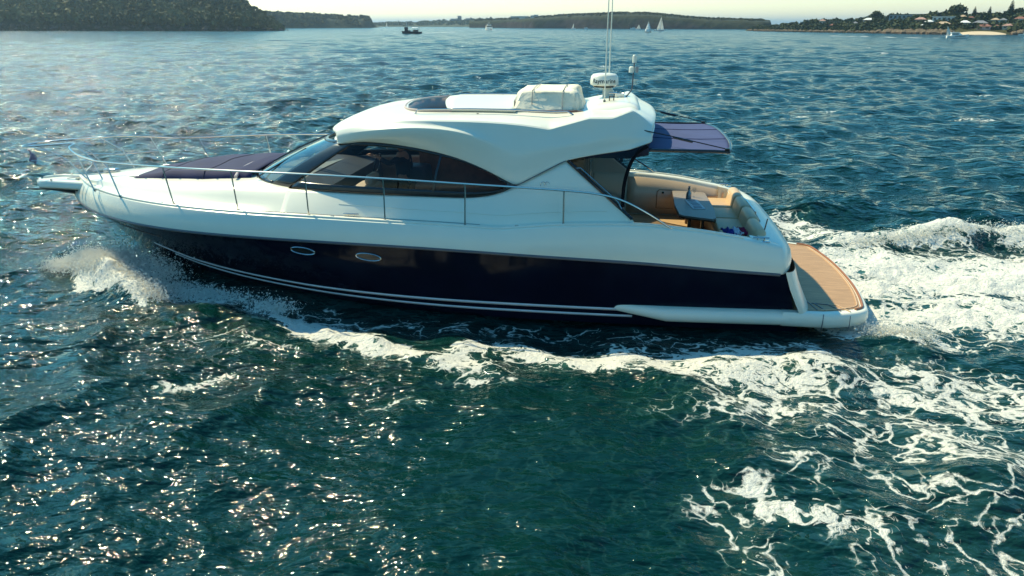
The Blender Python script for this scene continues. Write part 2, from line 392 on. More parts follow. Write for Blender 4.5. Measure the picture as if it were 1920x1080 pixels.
Pr = lambda x: itp(x, [7.12, 7.45, 7.8, 8.3, 8.8, 9.3, 9.8, 10.14, 10.5, 10.64, 11.26, 11.62, 11.9, 12.0, 12.26], [2.97, 3.05, 3.09, 3.12, 3.12, 3.13, 3.12, 3.10, 3.065, 3.035, 3.215, 3.215, 3.33, 3.30, 3.05]); Pry = tab([1.25, 1.42, 1.53, 1.60, 1.655, 1.695, 1.72, 1.74, 1.74, 1.735, 1.73, 1.72, 1.66, 1.5])
Pm = tab([3.02, 3.10, 3.15, 3.19, 3.20, 3.205, 3.205, 3.20, 3.19, 3.19, 3.24, 3.25, 3.30, 3.12]); Pmy = tab([.9, 1.05, 1.15, 1.2, 1.22, 1.25, 1.25, 1.25, 1.25, 1.25, 1.35, 1.35, 1.3, 1.25])
Po = tab([3.05, 3.14, 3.20, 3.26, 3.29, 3.305, 3.31, 3.31, 3.30, 3.29, 3.28, 3.28, 3.32, 3.16])
def bulge(x): return .56 * max(0, 1 - (x - 7.12) / 2.6) ** 1.3
rows = []
for x in U:
    sec = [(P0y(x) - .10, P0z(x) + .015), (P0y(x) - .01, P0z(x)), (P0y(x), P0z(x) + .012), (Pcy(x) - .0, Pc(x) - .13 if x < 9.9 else (Pc(x) + P0z(x)) / 2),
           (Pcy(x), Pc(x)), (Pvy(x), Pv(x)), ((Pvy(x) + Pry(x)) / 2, (Pv(x) + Pr(x)) / 2), (Pry(x) + .012, Pr(x) - .02), (Pry(x) - .012, Pr(x)), (Pmy(x), Pm(x)), (.65, (Po(x) + Pm(x)) / 2 + .015), (0, Po(x))]
    ceil = [(0, Po(x) - .14), (1.0, Pm(x) - .16), (P0y(x) - .16, P0z(x) + .05)]
    if x < 7.15:   # nose
        zc = 2.80; sec = [(a, zc + (b - zc) * .7) for a, b in sec]; ceil = [(a, zc + (b - zc) * .3) for a, b in ceil]
    if x > 12.23: zc = 2.97; sec = [(a, zc + (b - zc) * .75) for a, b in sec]; ceil = [(a, zc + (b - zc) * .9) for a, b in ceil]
    full = [(-a, b) for a, b in sec] + [(a, b) for a, b in sec[-2::-1]] + [(a, b) for a, b in ceil[::-1]] + [(-a, b) for a, b in ceil[1:]]
    row = []
    for a, b in full:
        q = 1 - min(1, abs(a) / 1.62) ** 2.2
        nb = bulge(x) * q; zz = b - (.22 * max(0, (7.75 - x) / .6) * q if x < 7.75 else 0)
        if x > 11.9: nb -= .25 * (1 - q) * 0; 
        aft = .12 * q * max(0, (x - 11.9) / .36)
        row.append((x - nb + aft, a, zz))
    rows.append(row)
mb = MB().grid(rows, cv=True); n = len(rows[0])
mb.f.append(tuple(range(n))); mb.f.append(tuple(range(len(mb.v) - 1, len(mb.v) - n - 1, -1)))
roof = mb.build('hardtop', GEL, sub=2)
rk = lambda p: (round(p[0], 4), round(p[1], 4), round(p[2], 4)); nfull = len(rows[0]); col = {}
for ri, row in enumerate(rows):
    for ci, p in enumerate(row): col[rk(p)] = (ri, ci)
CRS = {8: 1.0, 7: 1.0, 1: .8, 2: .8, 4: .45}; CRS.update({22 - k: v for k, v in list(CRS.items())})
ca = roof.data.attributes.new('crease_edge', 'FLOAT', 'EDGE')
for e in roof.data.edges:
    a, b = (col.get(rk(roof.data.vertices[i].co)) for i in e.vertices)
    if a and b and a[1] == b[1] and a[1] in CRS:
        x_ = U[min(a[0], b[0])]; v = CRS[a[1]]
        if a[1] in (4, 18) and x_ > 9.4: v = 0
        if a[1] in (7, 8, 14, 15) and (x_ < 8.2 or x_ > 11.95): v = .1
        ca.data[e.index].value = v
bake(roof)
cut = MB()
outl = [(8.02, 0), (8.06, -.5), (8.17, -.9), (8.38, -1.12), (8.75, -1.17), (9.5, -1.17), (9.5, 1.0), (8.75, 1.0), (8.38, .95), (8.17, .75), (8.06, .4)]
cut.prism([(a, b, 2.6) for a, b in outl[::-1]], (0, 0, 1.2)); cutter = cut.build('cutter', None, smooth=False)
md = roof.modifiers.new('b', 'BOOLEAN'); md.object = cutter; md.operation = 'DIFFERENCE'; md.solver = 'EXACT'
bake(roof); bpy.data.objects.remove(cutter)
roof.data.polygons.foreach_set('use_smooth', [True] * len(roof.data.polygons)); roof.data.set_sharp_from_angle(angle=R(24))
keep(roof)
def roof_z(x, y):
    a = abs(y); return itp(a, [0, .65, Pmy(x), Pry(x)], [Po(x), (Po(x) + Pm(x)) / 2 + .012, Pm(x), Pr(x)])
# sunroof lid slid back over the opening, frame and rails
rows = []
for x in np.linspace(8.95, 10.05, 12):
    row = []
    for y in np.linspace(-1.22, 1.05, 16):
        xx = x - (.25 * (1 - (abs(y + .08) / 1.14) ** 2) if x < 9.2 else 0) * (9.2 - x) / .25
        row.append((xx, y, roof_z(x, y) + .045))
    rows.append(row)
keep(MB().grid(rows).build('sunroof_lid', GEL, solid=.035))
P = smoothpath([(9.0, -1.2, roof_z(9, -1.2) + .012)] + [(a, b, roof_z(a, b) + .012) for a, b in [(8.7, -1.19), (8.36, -1.13), (8.13, -.9), (8.02, -.5), (7.98, 0), (8.02, .4), (8.13, .76), (8.36, .97), (8.8, 1.02), (9.2, 1.02)]], 5)
keep(MB().tube(P, .022, 8).build('sunroof_frame', mat('sunroof_trim', (.55, .42, .36), .4)))
ring = [(8.02, 0), (8.06, -.5), (8.17, -.9), (8.38, -1.12), (8.75, -1.17), (9.5, -1.17), (9.5, 1.0), (8.75, 1.0), (8.38, .95), (8.17, .75), (8.06, .4)]; ring = smoothpath(ring + ring[:1], 5)
keep(MB().grid([[(8.75 + (p.x - 8.75) * .985, p.y * .985, roof_z(p.x, p.y) - .005), (8.75 + (p.x - 8.75) * .955, p.y * .955, 2.84)] for p in ring]).build('sunroof_liner', MATS['sunroof_trim'], solid=.01))
for sg, xa, xb, yy in ((-1, 8.45, 11.0, 1.30), (1, 8.6, 11.0, 1.25)):
    P = [(xa - .05, sg * yy, roof_z(xa, yy) - .01), (xa, sg * yy, roof_z(xa, yy) + .06)] + [(x, sg * yy, roof_z(x, yy) + .065) for x in np.linspace(xa + .1, xb - .1, 10)] + [(xb, sg * yy, roof_z(xb, yy) + .0)]
    keep(MB().tube(P, .013, 8).build('roof_handrail', STEEL))
# coaming wedge carrying the aerials
w = [(10.95, 3.16), (11.35, 3.31), (11.75, 3.36), (11.98, 3.36), (12.05, 3.2), (11.9, 3.1)]
mb = MB(); prof = [(10.9, 3.18), (11.25, 3.30), (11.6, 3.36), (11.95, 3.38), (12.06, 3.30), (12.08, 3.1), (10.9, 3.05)]
rows = [[(x if abs(y) < 1.2 else x + .0, y, 3.05 + (z - 3.05) * (1 if abs(y) < .95 else .8 if abs(y) < 1.15 else .1)) for x, z in prof] for y in (-1.25, -1.1, -.9, -.5, 0, .5, .9, 1.1, 1.25)]
mb.grid(rows, cv=True); mb.f.append(tuple(range(7))); k0 = len(mb.v); mb.f.append(tuple(range(k0 - 7, k0)))
keep(mb.build('aerial_plinth', GEL, sub=2))

# radar dome
RD = Vector((11.44, .25, 3.53))
keep(MB().lathe([(0, 0), (.20, 0), (.245, .02), (.25, .06), (.235, .16), (.20, .195), (.12, .21), (0, .212)], RD, 32).build('radar_dome', GEL, ang=50)); dome = LAST[0]
o = MB().lathe([(0, -.025), (.19, -.025), (.205, 0), (0, 0)], RD, 32).build('dome_base', BLACK, dome); o.matrix_parent_inverse = Matrix.Identity(4)
keep(MB().prism([RD + Vector(v) for v in ((-.02, -.08, -.02), (.12, -.08, -.02), (.30, -.08, -.26), (-.02, -.08, -.26))], (0, .16, 0)).build('radar_mast', GEL))
cu = bpy.data.curves.new('lettering', 'FONT'); cu.body = 'Raymarine'; cu.size = .105; cu.align_x = 'CENTER'; cu.extrude = .001; cu.offset = .0012
to = bpy.data.objects.new('lettering', cu); C.objects.link(to); dg = bpy.context.evaluated_depsgraph_get()
me = bpy.data.meshes.new_from_object(to.evaluated_get(dg)); bpy.data.objects.remove(to)
for v in me.vertices:
    a = -math.pi / 2 - .0 + v.co.x / .246; z = .055 + v.co.y; rr = .2515 - max(0, (z - .06)) * .15 + v.co.z
    v.co = RD + Vector((rr * math.cos(a), rr * math.sin(a), z))
me.materials.append(BLACK); o = bpy.data.objects.new('lettering', me); C.objects.link(o); o.parent = dome
# aerials
for x, y, z0, zz in ((11.47, -.6, 3.22, 6.2), (11.52, .42, 3.3, 6.4)):
    keep(MB().tube([(x, y, z0), (x, y, z0 + .25), (x - .01, y, zz)], [.012, .011, .006], 8).build('whip_aerial', GEL)); wa = LAST[0]
    o = MB().tube([(x, y, z0 - .06), (x, y, z0 + .14)], [.024, .02], 10).tube([(x, y, z0 + .02), (x + .14, y, z0 + .0)], .015, 6).build('ratchet_mount', BLACK, wa); o.matrix_parent_inverse = Matrix.Identity(4)
P = smoothpath([(11.78, 0, 3.32), (11.86, 0, 3.40), (11.925, 0, 3.50), (11.93, 0, 3.65), (11.94, 0, 3.93)], 5)
keep(MB().tube(P, .012, 8).build('antenna_pole', RUB)); ap = LAST[0]
for c, r_, h in (((11.94, 0, 3.93), .035, .13), ((11.90, 0, 3.77), .045, .10)):
    o = MB().lathe([(0, 0), (r_, 0), (r_, h * .85), (r_ * .6, h), (0, h)], c, 16).build('antenna_cap', GEL, ap); o.matrix_parent_inverse = Matrix.Identity(4)
o = MB().box((11.99, 0, 3.82), (.05, .06, .1), bev=.008).build('antenna_box', GREYV, ap); o.matrix_parent_inverse = Matrix.Identity(4)
mb = MB()
for k, (dx, dy) in enumerate(((0, 0), (.07, .02), (.13, -.01))):
    c = (11.62 + dx, -.05 + dy, 3.43 - .01 * k)
    mb.lathe([(.0, -.09), (.018, -.08), (.018, 0), (.03, .03), (.05, .05), (.045, .05), (0, .03)], c, 12, 'X').tube([c, (c[0], c[1], 3.36)], .012, 6)
keep(mb.build('horn_cluster', STEEL))
keep(MB().box((11.72, -.12, 3.40), (.16, .05, .05), bev=.01).tube([(11.66, -.12, 3.4), (11.66, -.12, 3.33)], .012).tube([(11.78, -.12, 3.4), (11.78, -.12, 3.33)], .012).build('navigation_light', GEL))
keep(MB().tube([(11.55, -.55, 3.34), (11.55, -.55, 3.42), (11.62, -.55, 3.42), (11.62, -.55, 3.33)], .01, 6).build('small_bracket', BLACK))

# awning
def awn(x, y): return 2.735 + .03 * (1 - (y / 1.6) ** 2) - .02 * math.sin(math.pi * (x - 12.2) / 1.4)
rows = []
for k in range(20):
    t = k / 19; row = []
    for j in range(25):
        y = -1.6 + 3.2 * j / 24; xe = 13.40 + .14 * (1 - abs(y / 1.6) ** 3) ; x = 12.15 + (xe - 12.15) * t
        row.append((x, y, awn(x, y)))
    rows.append(row)
keep(MB().grid(rows).build('awning', AWN, solid=.015)); aw = LAST[0]
P = [(12.18, -1.6, 2.72), (13.2, -1.6, 2.72)] + [(r_[0] + .01, r_[1], r_[2] - .012) for r_ in rows[-1]] + [(13.2, 1.6, 2.72), (12.18, 1.6, 2.72)]
o = MB().tube(P, .028, 8).build('awning_frame', BLACK, aw); o.matrix_parent_inverse = Matrix.Identity(4)
for y in (-.55, .55):
    MB().tube([(x, y, awn(x, y) + .004) for x in np.linspace(12.2, 13.5, 12)], .006, 5).build('awning_seam', NAVYC, aw)
# canvas boot closing the gap between hardtop and awning
for sg in (-1, 1):
    a = [(x, sg * (P0y(x) - .02), P0z(x) + .02) for x in np.linspace(10.95, 12.2, 10)]
    b = [(x, sg * (P0y(x) - .04), P0z(x) + .01 - .20 * ((x - 10.95) / 1.25) ** 1.1) for x in np.linspace(10.95, 12.2, 10)]
    keep(MB().grid([a, b]).build('canvas_boot', mat('dark_navy_canvas', (.012, .014, .04), .8), solid=.012))
keep(MB().grid([[(12.12, y, 2.84), (12.22, y, 2.71)] for y in np.linspace(-1.66, 1.66, 9)]).build('canvas_valance', MATS['dark_navy_canvas'], solid=.01))
for sg in (-1, 1):
    keep(MB().tube([(11.7, sg * 1.66, 3.10), (12.5, sg * 1.64, 2.95), (13.38, sg * 1.6, 2.76)], .009, 6).box((11.7, sg * 1.68, 3.1), (.05, .03, .05), bev=.008).box((13.38, sg * 1.6, 2.75), (.07, .05, .05), bev=.008).tube([(12.55, sg * 1.64, 2.93), (12.85, sg * 1.635, 2.865)], .02, 8).build('awning_strut', BLACK))
# smoked side screens, arc frame and aft gasket
for sg in (-1, 1):
    arc = smoothpath([(12.17, sg * 1.74, 2.80), (12.04, sg * 1.78, 2.72), (11.93, sg * 1.83, 2.55), (11.86, sg * 1.87, 2.3), (11.84, sg * 1.9, 2.05), (11.85, sg * 1.94, 1.88)], 5)
    keep(MB().tube(arc, .03, 8).build('screen_frame', mat('matte_black', (.006, .006, .008), .8, spec=.1)))
    tr = [Vector((x, sg * (min(yt(x), ye(x) - .17) - .01), zt(x))) for x in np.linspace(10.98, 11.8, len(arc))]
    top = [Vector((10.98 + (12.17 - 10.98) * k / (len(arc) - 1), sg * 1.76, P0z(10.98 + 1.19 * k / (len(arc) - 1)) - .0)) for k in range(len(arc))]
    rows = []
    for k in range(len(arc)):
        b_ = tr[k]; a_ = arc[k]; rows.append([b_.lerp(a_, j / 6) for j in range(7)])
    keep(MB().grid(rows).build('side_screen', SMOKE))
    g = [(x, sg * (min(yt(x), ye(x) - .17) + .005), zt(x) + .015) for x in np.linspace(10.96, 12.0, 12)]
    keep(MB().tube(g, .028, 6).build('edge_gasket', BLACK))
    g = [(x, sg * (min(yt(x), ye(x) - .17) + .02), zt(x) + .08 - (.08 if k in (0, 9) else 0)) for k, x in enumerate(np.linspace(11.08, 11.85, 10))]
    keep(MB().tube(g, .011, 6).build('grab_rail', STEEL))
# joint line between roof moulding and cabin side is a grey seal
    g = [(x, sg * (itp(x, [10.14, 10.92], [1.865, 1.825])), itp(x, [10.14, 10.92], [2.14, 2.56])) for x in np.linspace(10.14, 10.93, 12)]
    keep(MB().tube(g, .007, 5).build('joint_seal', RUB))
    mb = MB()
    for dx in (-.05, .05):
        mb.tube([(10.62 + dx * .6 + .045 * math.cos(a), sg * 1.872, 2.18 + .05 * math.sin(a)) for a in np.linspace(0, 2 * math.pi, 17)], .005, 5)
    keep(mb.build('emblem', STEEL))
# aft bulkhead with dark door
keep(MB().box((11.25, 0, 1.72), (.05, 3.5, 1.9), bev=.01).build('aft_bulkhead', DARKIN)); bh = LAST[0]
o = MB().box((11.285, 0, 1.65), (.02, 2.2, 1.6), bev=.005).build('saloon_door', BLACK, bh); o.matrix_parent_inverse = Matrix.Identity(4)
o = MB().tube([(11.33, -.15, 1.5), (11.33, -.15, 1.9)], .012).build('door_handle', STEEL, bh); o.matrix_parent_inverse = Matrix.Identity(4)

# cockpit ---------------------------------------------------------------
SOLE = .78
def yi(x): return itp(x, [11, 12, 13, 14, 14.3], [1.93, 1.93, 1.90, 1.80, 1.74])
mb = MB().grid([[(x, y * yi(x), SOLE) for y in np.linspace(-1, 1, 5)] for x in (11.2, 12, 13, 14, 14.2)])
keep(mb.build('cockpit_sole', TEAKD))
for sg in (-1, 1):
    rows = []
    for x in np.linspace(11.3, 14.15, 24):
        e = ye(x) if x < 14.2 else yi(x) + .15; zd = ZD(x) if x < 12.03 else ZD(x)
        rows.append([(x, sg * yi(x), SOLE), (x, sg * yi(x), zd - .06), (x, sg * (yi(x) + .02), zd - .015), (x, sg * (yi(x) + .045), zd + .005), (x, sg * (e - .02), zd + .004), (x, sg * e, zd - .001)])
    keep(MB().grid(rows).build('cockpit_coaming', CREAM if False else GEL, ang=40))
    rows = [[(x, sg * (yi(x) - .012), SOLE + .02), (x, sg * (yi(x) - .012), ZD(x) - .075)] for x in np.linspace(12.0, 13.95, 12)]
    keep(MB().grid(rows).build('side_lining', CREAM, solid=.01)); ln = LAST[0]
    yy = sg * (yi(12.9) - .02)
    P = [(12.62, yy, .93), (12.62, yy, 1.28), (12.66, yy, 1.32), (13.25, yy, 1.32), (13.29, yy, 1.28), (13.29, yy, .93), (12.62, yy, .93)]
    o = MB().tube(P, .008, 5).build('locker_lid', mat('tan_seam', (.25, .13, .07), .5), ln); o.matrix_parent_inverse = Matrix.Identity(4)
    o = MB().lathe([(0, 0), (.025, 0), (.02, -sg * .012), (0, -sg * .012)], (12.74, yy - sg * .004, 1.26), 12, 'Y').build('locker_latch', BLACK, ln); o.matrix_parent_inverse = Matrix.Identity(4)
# starboard recess shelf with bright wood inside
keep(MB().box((13.62, 1.80, 1.24), (.56, .10, .03), bev=.005).box((13.62, 1.80, 1.10), (.56, .12, .025), bev=.005).box((13.62, 1.79, .93), (.56, .14, .18), bev=.01).box((13.92, 1.77, 1.1), (.03, .18, .5), bev=.008).build('aft_locker_shelves', mat('pale_wood', (.62, .42, .28), .45, var=.15, vscale=10)))
keep(MB().tube([(12.1, -1.9, 1.02), (12.1, -1.9, .85)], .01).box((12.16, -1.55, .88), (.3, .7, .2), bev=.02).build('cockpit_step', CREAM))
# bench seat, L shaped, with rolled backrest cushions
keep(MB().box((13.8, 0, .95), (.55, 3.3, .34), bev=.03).box((13.25, -1.62, .95), (.6, .5, .34), bev=.03).build('bench_base', CREAM))
for k in range(4):
    y = 1.22 - .80 * k
    keep(MB().box((13.80, y, 1.20), (.58, .78, .12), bev=.04).build('seat_cushion', TAN))
    x = 14.07 - .035 * (y - .3) ** 2 * .6 + .02 * (y > 1)
    keep(MB().box((x, y, 1.30), (.20, .79, .40), ry=.18, bev=.085).build('backrest_cushion', mat('beige_vinyl', (.60, .42, .25), .45, var=.05, bump=.004, bscale=12)))
keep(MB().box((13.28, -1.62, 1.15), (.52, .48, .09), bev=.035).build('seat_cushion', TAN))
# table
rows = [(12.92, 1.78), (12.97, 1.82), (13.50, 1.74), (13.56, 1.68), (13.58, .4), (13.53, -.30), (13.46, -.38), (12.98, -.20), (12.91, -.12), (12.88, .6)]
keep(MB().prism([(a, b, 1.30) for a, b in rows[::-1]], (0, 0, .03)).build('cockpit_table', TABLE, ang=30)); tb = LAST[0]
o = MB().prism([(a + (13.23 - a) * -.01, b, 1.27) for a, b in rows[::-1]], (0, 0, .028)).build('table_edge', WOOD, tb); o.matrix_parent_inverse = Matrix.Identity(4)
for x, y in ((13.12, .12), (13.36, .12), (13.2, 1.3)):
    o = MB().box((x, y, 1.02), (.055, .09, .5), bev=.01).build('leg', WOOD, tb); o.matrix_parent_inverse = Matrix.Identity(4)
# stern moulding
path = []; rc = .62
for x in np.linspace(13.85, 14.25, 6): path.append((Vector((x, Bs(x), 0)), Vector((0.08, 1, 0)).normalized(), 0.0))
cq = 18
for k in range(1, cq + 1):
    a = k / cq * math.pi / 2; ex = 2.6
    ca, sa = math.cos(a) ** (2 / ex), math.sin(a) ** (2 / ex)
    x = 14.25 + .27 * sa; y = Bs(14.25) * ca if k < cq else 0
    path.append((Vector((x, y, 0)), None, min(1, k / 9)))
pts2 = [p[0] for p in path]; outl = []
for i, (p, nn, c) in enumerate(path):
    t = (pts2[min(i + 1, len(pts2) - 1)] - pts2[max(i - 1, 0)]).normalized(); nn = Vector((t.y * -1, t.x, 0)); nn = nn if nn.dot(Vector((.3, 1, 0))) > 0 else -nn
    if i == len(path) - 1: nn = Vector((1, 0, 0))
    outl.append((p, nn, c))
def stern_rows(sg):
    rows = []
    for p, nn, c in outl:
        x = min(p.x, 14.4); zr = ZR(x); zd = ZD(x); h = zd - zr
        side = [(-.02, zr), (.012, zr + .01), (.022, zr + .08 * h), (.012, zr + .35 * h), (-.012, zr + .62 * h), (-.045, zr + .88 * h), (-.06, zr + .965 * h), (-.085, zd), (-.22, zd + .008)]
        dn = c
        st = [(.02, .90), (.06, .915), (.095, .98), (.105, 1.07), (.07, 1.20), (-.02, 1.315), (-.13, 1.365), (-.30, 1.40), (-.48, 1.41)]
        row = []
        for (a, b), (a2, b2) in zip(side, st):
            a_ = a * (1 - dn) + a2 * dn; b_ = b * (1 - dn) + b2 * dn
            q = p + nn * a_; q = Vector((q.x, max(q.y, 0), b_))
            row.append((q.x, sg * q.y, q.z))
        rows.append(row)
    return rows
r1 = stern_rows(-1); r2 = stern_rows(1)
mb = MB().grid(r1 + r2[::-1][1:])
_th2 = [k / 24 * math.pi / 2 for k in range(25)]; low = []
for zz, xh, yh in ((.99, 14.37, 2.10), (.7, 14.48, 2.072), (.42, 14.62, 2.03), (.27, 14.70, 2.0)):
    q = [(xh + .30 * math.sin(t) ** (2 / 2.8), yh * math.cos(t) ** (2 / 2.8) if t < 1.57 else 0, zz) for t in _th2]
    low.append([(x, -y, z) for x, y, z in q] + [(x, y, z) for x, y, z in q[::-1][1:]])
mb.grid(low)
inner = [(r[-1][0], r[-1][1], r[-1][2]) for r in (r1 + r2[::-1][1:])]
mb.grid([inner, [(min(x, 14.02), y * .92, z + .0) for x, y, z in inner], [(min(x, 13.99), y * .91, z - .5) for x, y, z in inner]])
keep(mb.build('transom', GEL, ang=45)); trn = LAST[0]
for P in ([(14.28, -1.1, 1.365), (14.5, -1.35, 1.18), (14.60, -1.45, .95)], [(14.15, 1.3, 1.40), (14.38, 1.0, 1.30), (14.42, .3, 1.30)], [(14.1, 1.2, 1.42), (14.2, .2, 1.43), (14.2, -.7, 1.41)]):
    o = MB().tube(smoothpath(P, 6), .007, 5).build('hatch_seam', RUB, trn); o.matrix_parent_inverse = Matrix.Identity(4)
keep(MB().tube([(14.13, .9, 1.41), (14.13, .9, 1.47), (14.17, .5, 1.48), (14.19, -.3, 1.47), (14.19, -.3, 1.41)], .014, 8).build('transom_grab_rail', STEEL))
keep(MB().tube([(14.14, -1.32, 1.36), (14.17, -1.34, 1.62)], .010, 6).box((14.13, -1.36, 1.375), (.14, .06, .03), bev=.008).build('flagstaff_socket', BLACK))
for sg in (-1, 1):
    mb = MB().box((13.98, sg * 1.93, 1.42), (.26, .10, .012), bev=.004)
    for dx in (-.05, .05): mb.tube([(13.98 + dx, sg * 1.93, 1.42), (13.98 + dx, sg * 1.93, 1.47)], .012)
    mb.tube([(13.86, sg * 1.93, 1.475), (14.10, sg * 1.93, 1.475)], .012)
    keep(mb.build('stern_cleat', STEEL))
    mb = MB()
    for dx in (-.05, .05): mb.tube([(7.45 + dx, sg * 2.06, 1.59), (7.45 + dx, sg * 2.06, 1.635)], .012)
    mb.tube([(7.32, sg * 2.06, 1.64), (7.58, sg * 2.06, 1.64)], .012); keep(mb.build('midship_cleat', STEEL))
    mb = MB()
    for dx in (-.04, .04): mb.tube([(2.55 + dx, sg * .55, 1.76), (2.55 + dx, sg * .55, 1.81)], .012)
    mb.tube([(2.42, sg * .55, 1.815), (2.68, sg * .55, 1.815)], .013); keep(mb.build('bow_cleat', STEEL))
# side sponson mouldings
for sg in (-1, 1):
    rows = []
    for x in np.linspace(11.75, 15.02, 34):
        t = min(1, (x - 11.75) / .9); y0 = hull_at(min(x, 14.5), .2) - .03 - max(0, x - 14.5) * .12
        ext = .17 * (t ** .7) + .015; hgt = .055 + .075 * t; zc = .235 - .075 * t
        e2 = 1 if x < 14.85 else .6 + .4 * math.sqrt(max(0, 1 - ((x - 14.85) / .17) ** 2))
        rows.append([(x, sg * (y0 + ext * e2 * max(0, math.cos(a)) ** .6), zc + hgt * math.sin(a)) for a in np.linspace(-math.pi / 2, math.pi / 2, 11)])
    mb = MB().grid(rows); n = 11; mb.f.append(tuple(range(n))); k0 = len(mb.v); mb.f.append(tuple(range(k0 - n, k0)))
    keep(mb.build('side_sponson', GEL, ang=50))
# swim platform
def plat(y, off=0):
    a = min(1, abs(y) / (2.02 - off)); return 16.02 - off - .26 * a ** 2.2 - (.55 * max(0, (a - .82) / .18) ** 2.4)
ysP = [2.02 * math.sin(t) for t in np.linspace(-math.pi / 2, math.pi / 2, 61)]
edge = [(plat(y), y) for y in ysP]; z1 = .29
rows = []
for zz, o_ in ((.03, .07), (.06, .02), (.15, 0), (.25, .01), (.285, .03), (z1, .06)):
    rows.append([(14.45, -2.02 + o_, zz)] + [(x - o_, y * (1 - o_ / 2.1), zz) for x, y in edge] + [(14.45, 2.02 - o_, zz)])
mb = MB().grid(rows); mb.poly(rows[-1]); mb.poly(rows[0][::-1])
keep(mb.build('swim_platform', GEL, ang=50)); pf = LAST[0]
inn = [(14.55, -1.9)] + [(x - .12, y * .935) for x, y in edge] + [(14.55, 1.9)]
o = MB().poly([(x, y, z1 + .006) for x, y in inn]).build('teak_deck', TEAK, pf, smooth=False); o.matrix_parent_inverse = Matrix.Identity(4)
inn2 = [(x - .155, y * .92, z1 + .012) for x, y in edge]
seam = mat('pale_teak_border', (.62, .42, .26), .55); dkw = mat('varnished_rail', (.30, .12, .05), .4)
o = MB().tube(inn2, .010, 4).build('teak_margin', seam, pf); o.matrix_parent_inverse = Matrix.Identity(4)
o = MB().tube([(x - .085, y * .95, z1 + .01) for x, y in edge[8:54]], .022, 6).build('platform_capping', dkw, pf); o.matrix_parent_inverse = Matrix.Identity(4)
for P in ([(15.0, -1.86), (14.95, -1.6), (14.86, -1.2), (14.82, 0)], [(15.36, -1.85), (15.3, -1.72), (15.22, -1.60), (14.98, -1.58)], [(15.12, -1.86), (15.02, -1.58)], [(15.5, -1.86), (15.36, -1.60), (15.24, -1.58)]):
    o = MB().tube([(a, b, z1 + .011) for a, b in P], .009, 4).build('platform_seam', RUB if P[0][0] != 15.5 else seam, pf); o.matrix_parent_inverse = Matrix.Identity(4)
for x in (15.06, 15.46):
    o = MB().tube([(x, -2.005, .03), (x, -2.026, .15), (x, -2.005, .285)], .007, 4).build('platform_joint', RUB, pf); o.matrix_parent_inverse = Matrix.Identity(4)
# bow pulpit and anchor
rows = []
for k in range(14):
    t = k / 13; x = .02 + 1.5 * t; hw = .36 * math.sqrt(min(1, (t + .03) / .18)) if t < .17 else .36 + .10 * ((t - .17) / .83) ** 2
    rows.append([(x, -hw + .06, 1.44), (x, -hw, 1.48), (x, -hw, 1.575), (x, -hw + .03, 1.605), (x, -hw + .11, 1.605), (x, -hw + .13, 1.57), (x, 0, 1.57), (x, hw - .13, 1.57), (x, hw - .11, 1.605), (x, hw - .03, 1.605), (x, hw, 1.575), (x, hw, 1.48), (x, hw - .06, 1.44)])
mb = MB().grid(rows, cv=True); mb.f.append(tuple(range(13)))
keep(mb.build('bow_pulpit', GEL, ang=45)); bp_ = LAST[0]
o = MB().tube([(.12, 0, 1.45), (.5, 0, 1.40), (1.0, 0, 1.38)], [.03, .035, .03], 8).prism([(.35, -.16, 1.40), (.95, 0, 1.27), (.35, .16, 1.40), (.25, 0, 1.43)], (0, 0, -.03)).build('anchor', mat('dark_anchor_steel', (.03, .028, .035), .4, .6), bp_); o.matrix_parent_inverse = Matrix.Identity(4)
o = MB().box((.55, 0, 1.425), (1.1, .62, .035), bev=.01).build('pulpit_underside', BLACK, bp_); o.matrix_parent_inverse = Matrix.Identity(4)
for x, y in ((.12, -.22), (.12, .22), (.45, .31), (.5, -.31)): MB().tube([(x, y, 1.6), (x, y, 1.64)], .018, 8).build('deck_fitting', STEEL, bp_)
keep(MB().box((1.55, .12, 1.76), (.3, .16, .09), bev=.03).tube([(1.7, .1, 1.78), (1.3, 0, 1.70), (.6, 0, 1.59)], .012, 6).build('anchor_winch', STEEL))
# guard rails
RT = [(1.30, .42, 2.38), (1.42, .72, 2.36), (1.80, 1.05, 2.31), (2.25, 1.27, 2.26), (2.7, 1.46, 2.25), (4.08, 1.85, 2.28), (5.43, 2.04, 2.29), (6.75, 2.13, 2.29), (8.08, 2.18, 2.27), (9.4, 2.20, 2.23), (10.94, 2.17, 2.17), (11.5, 2.16, 2.12), (11.85, 2.15, 2.03), (12.2, 2.14, 1.86), (12.62, 2.10, 1.60)]
stn = [(1.84, 1.08, 2.30, 2.12, 1.14), (2.72, 1.47, 2.25, 2.92, 1.52), (4.08, 1.85, 2.28, 4.18, 1.86), (5.43, 2.04, 2.29, 5.45, 2.02), (6.75, 2.13, 2.29, 6.74, 2.11), (8.08, 2.18, 2.27, 8.06, 2.17), (9.4, 2.20, 2.23, 9.38, 2.18), (10.94, 2.17, 2.17, 10.94, 2.15)]
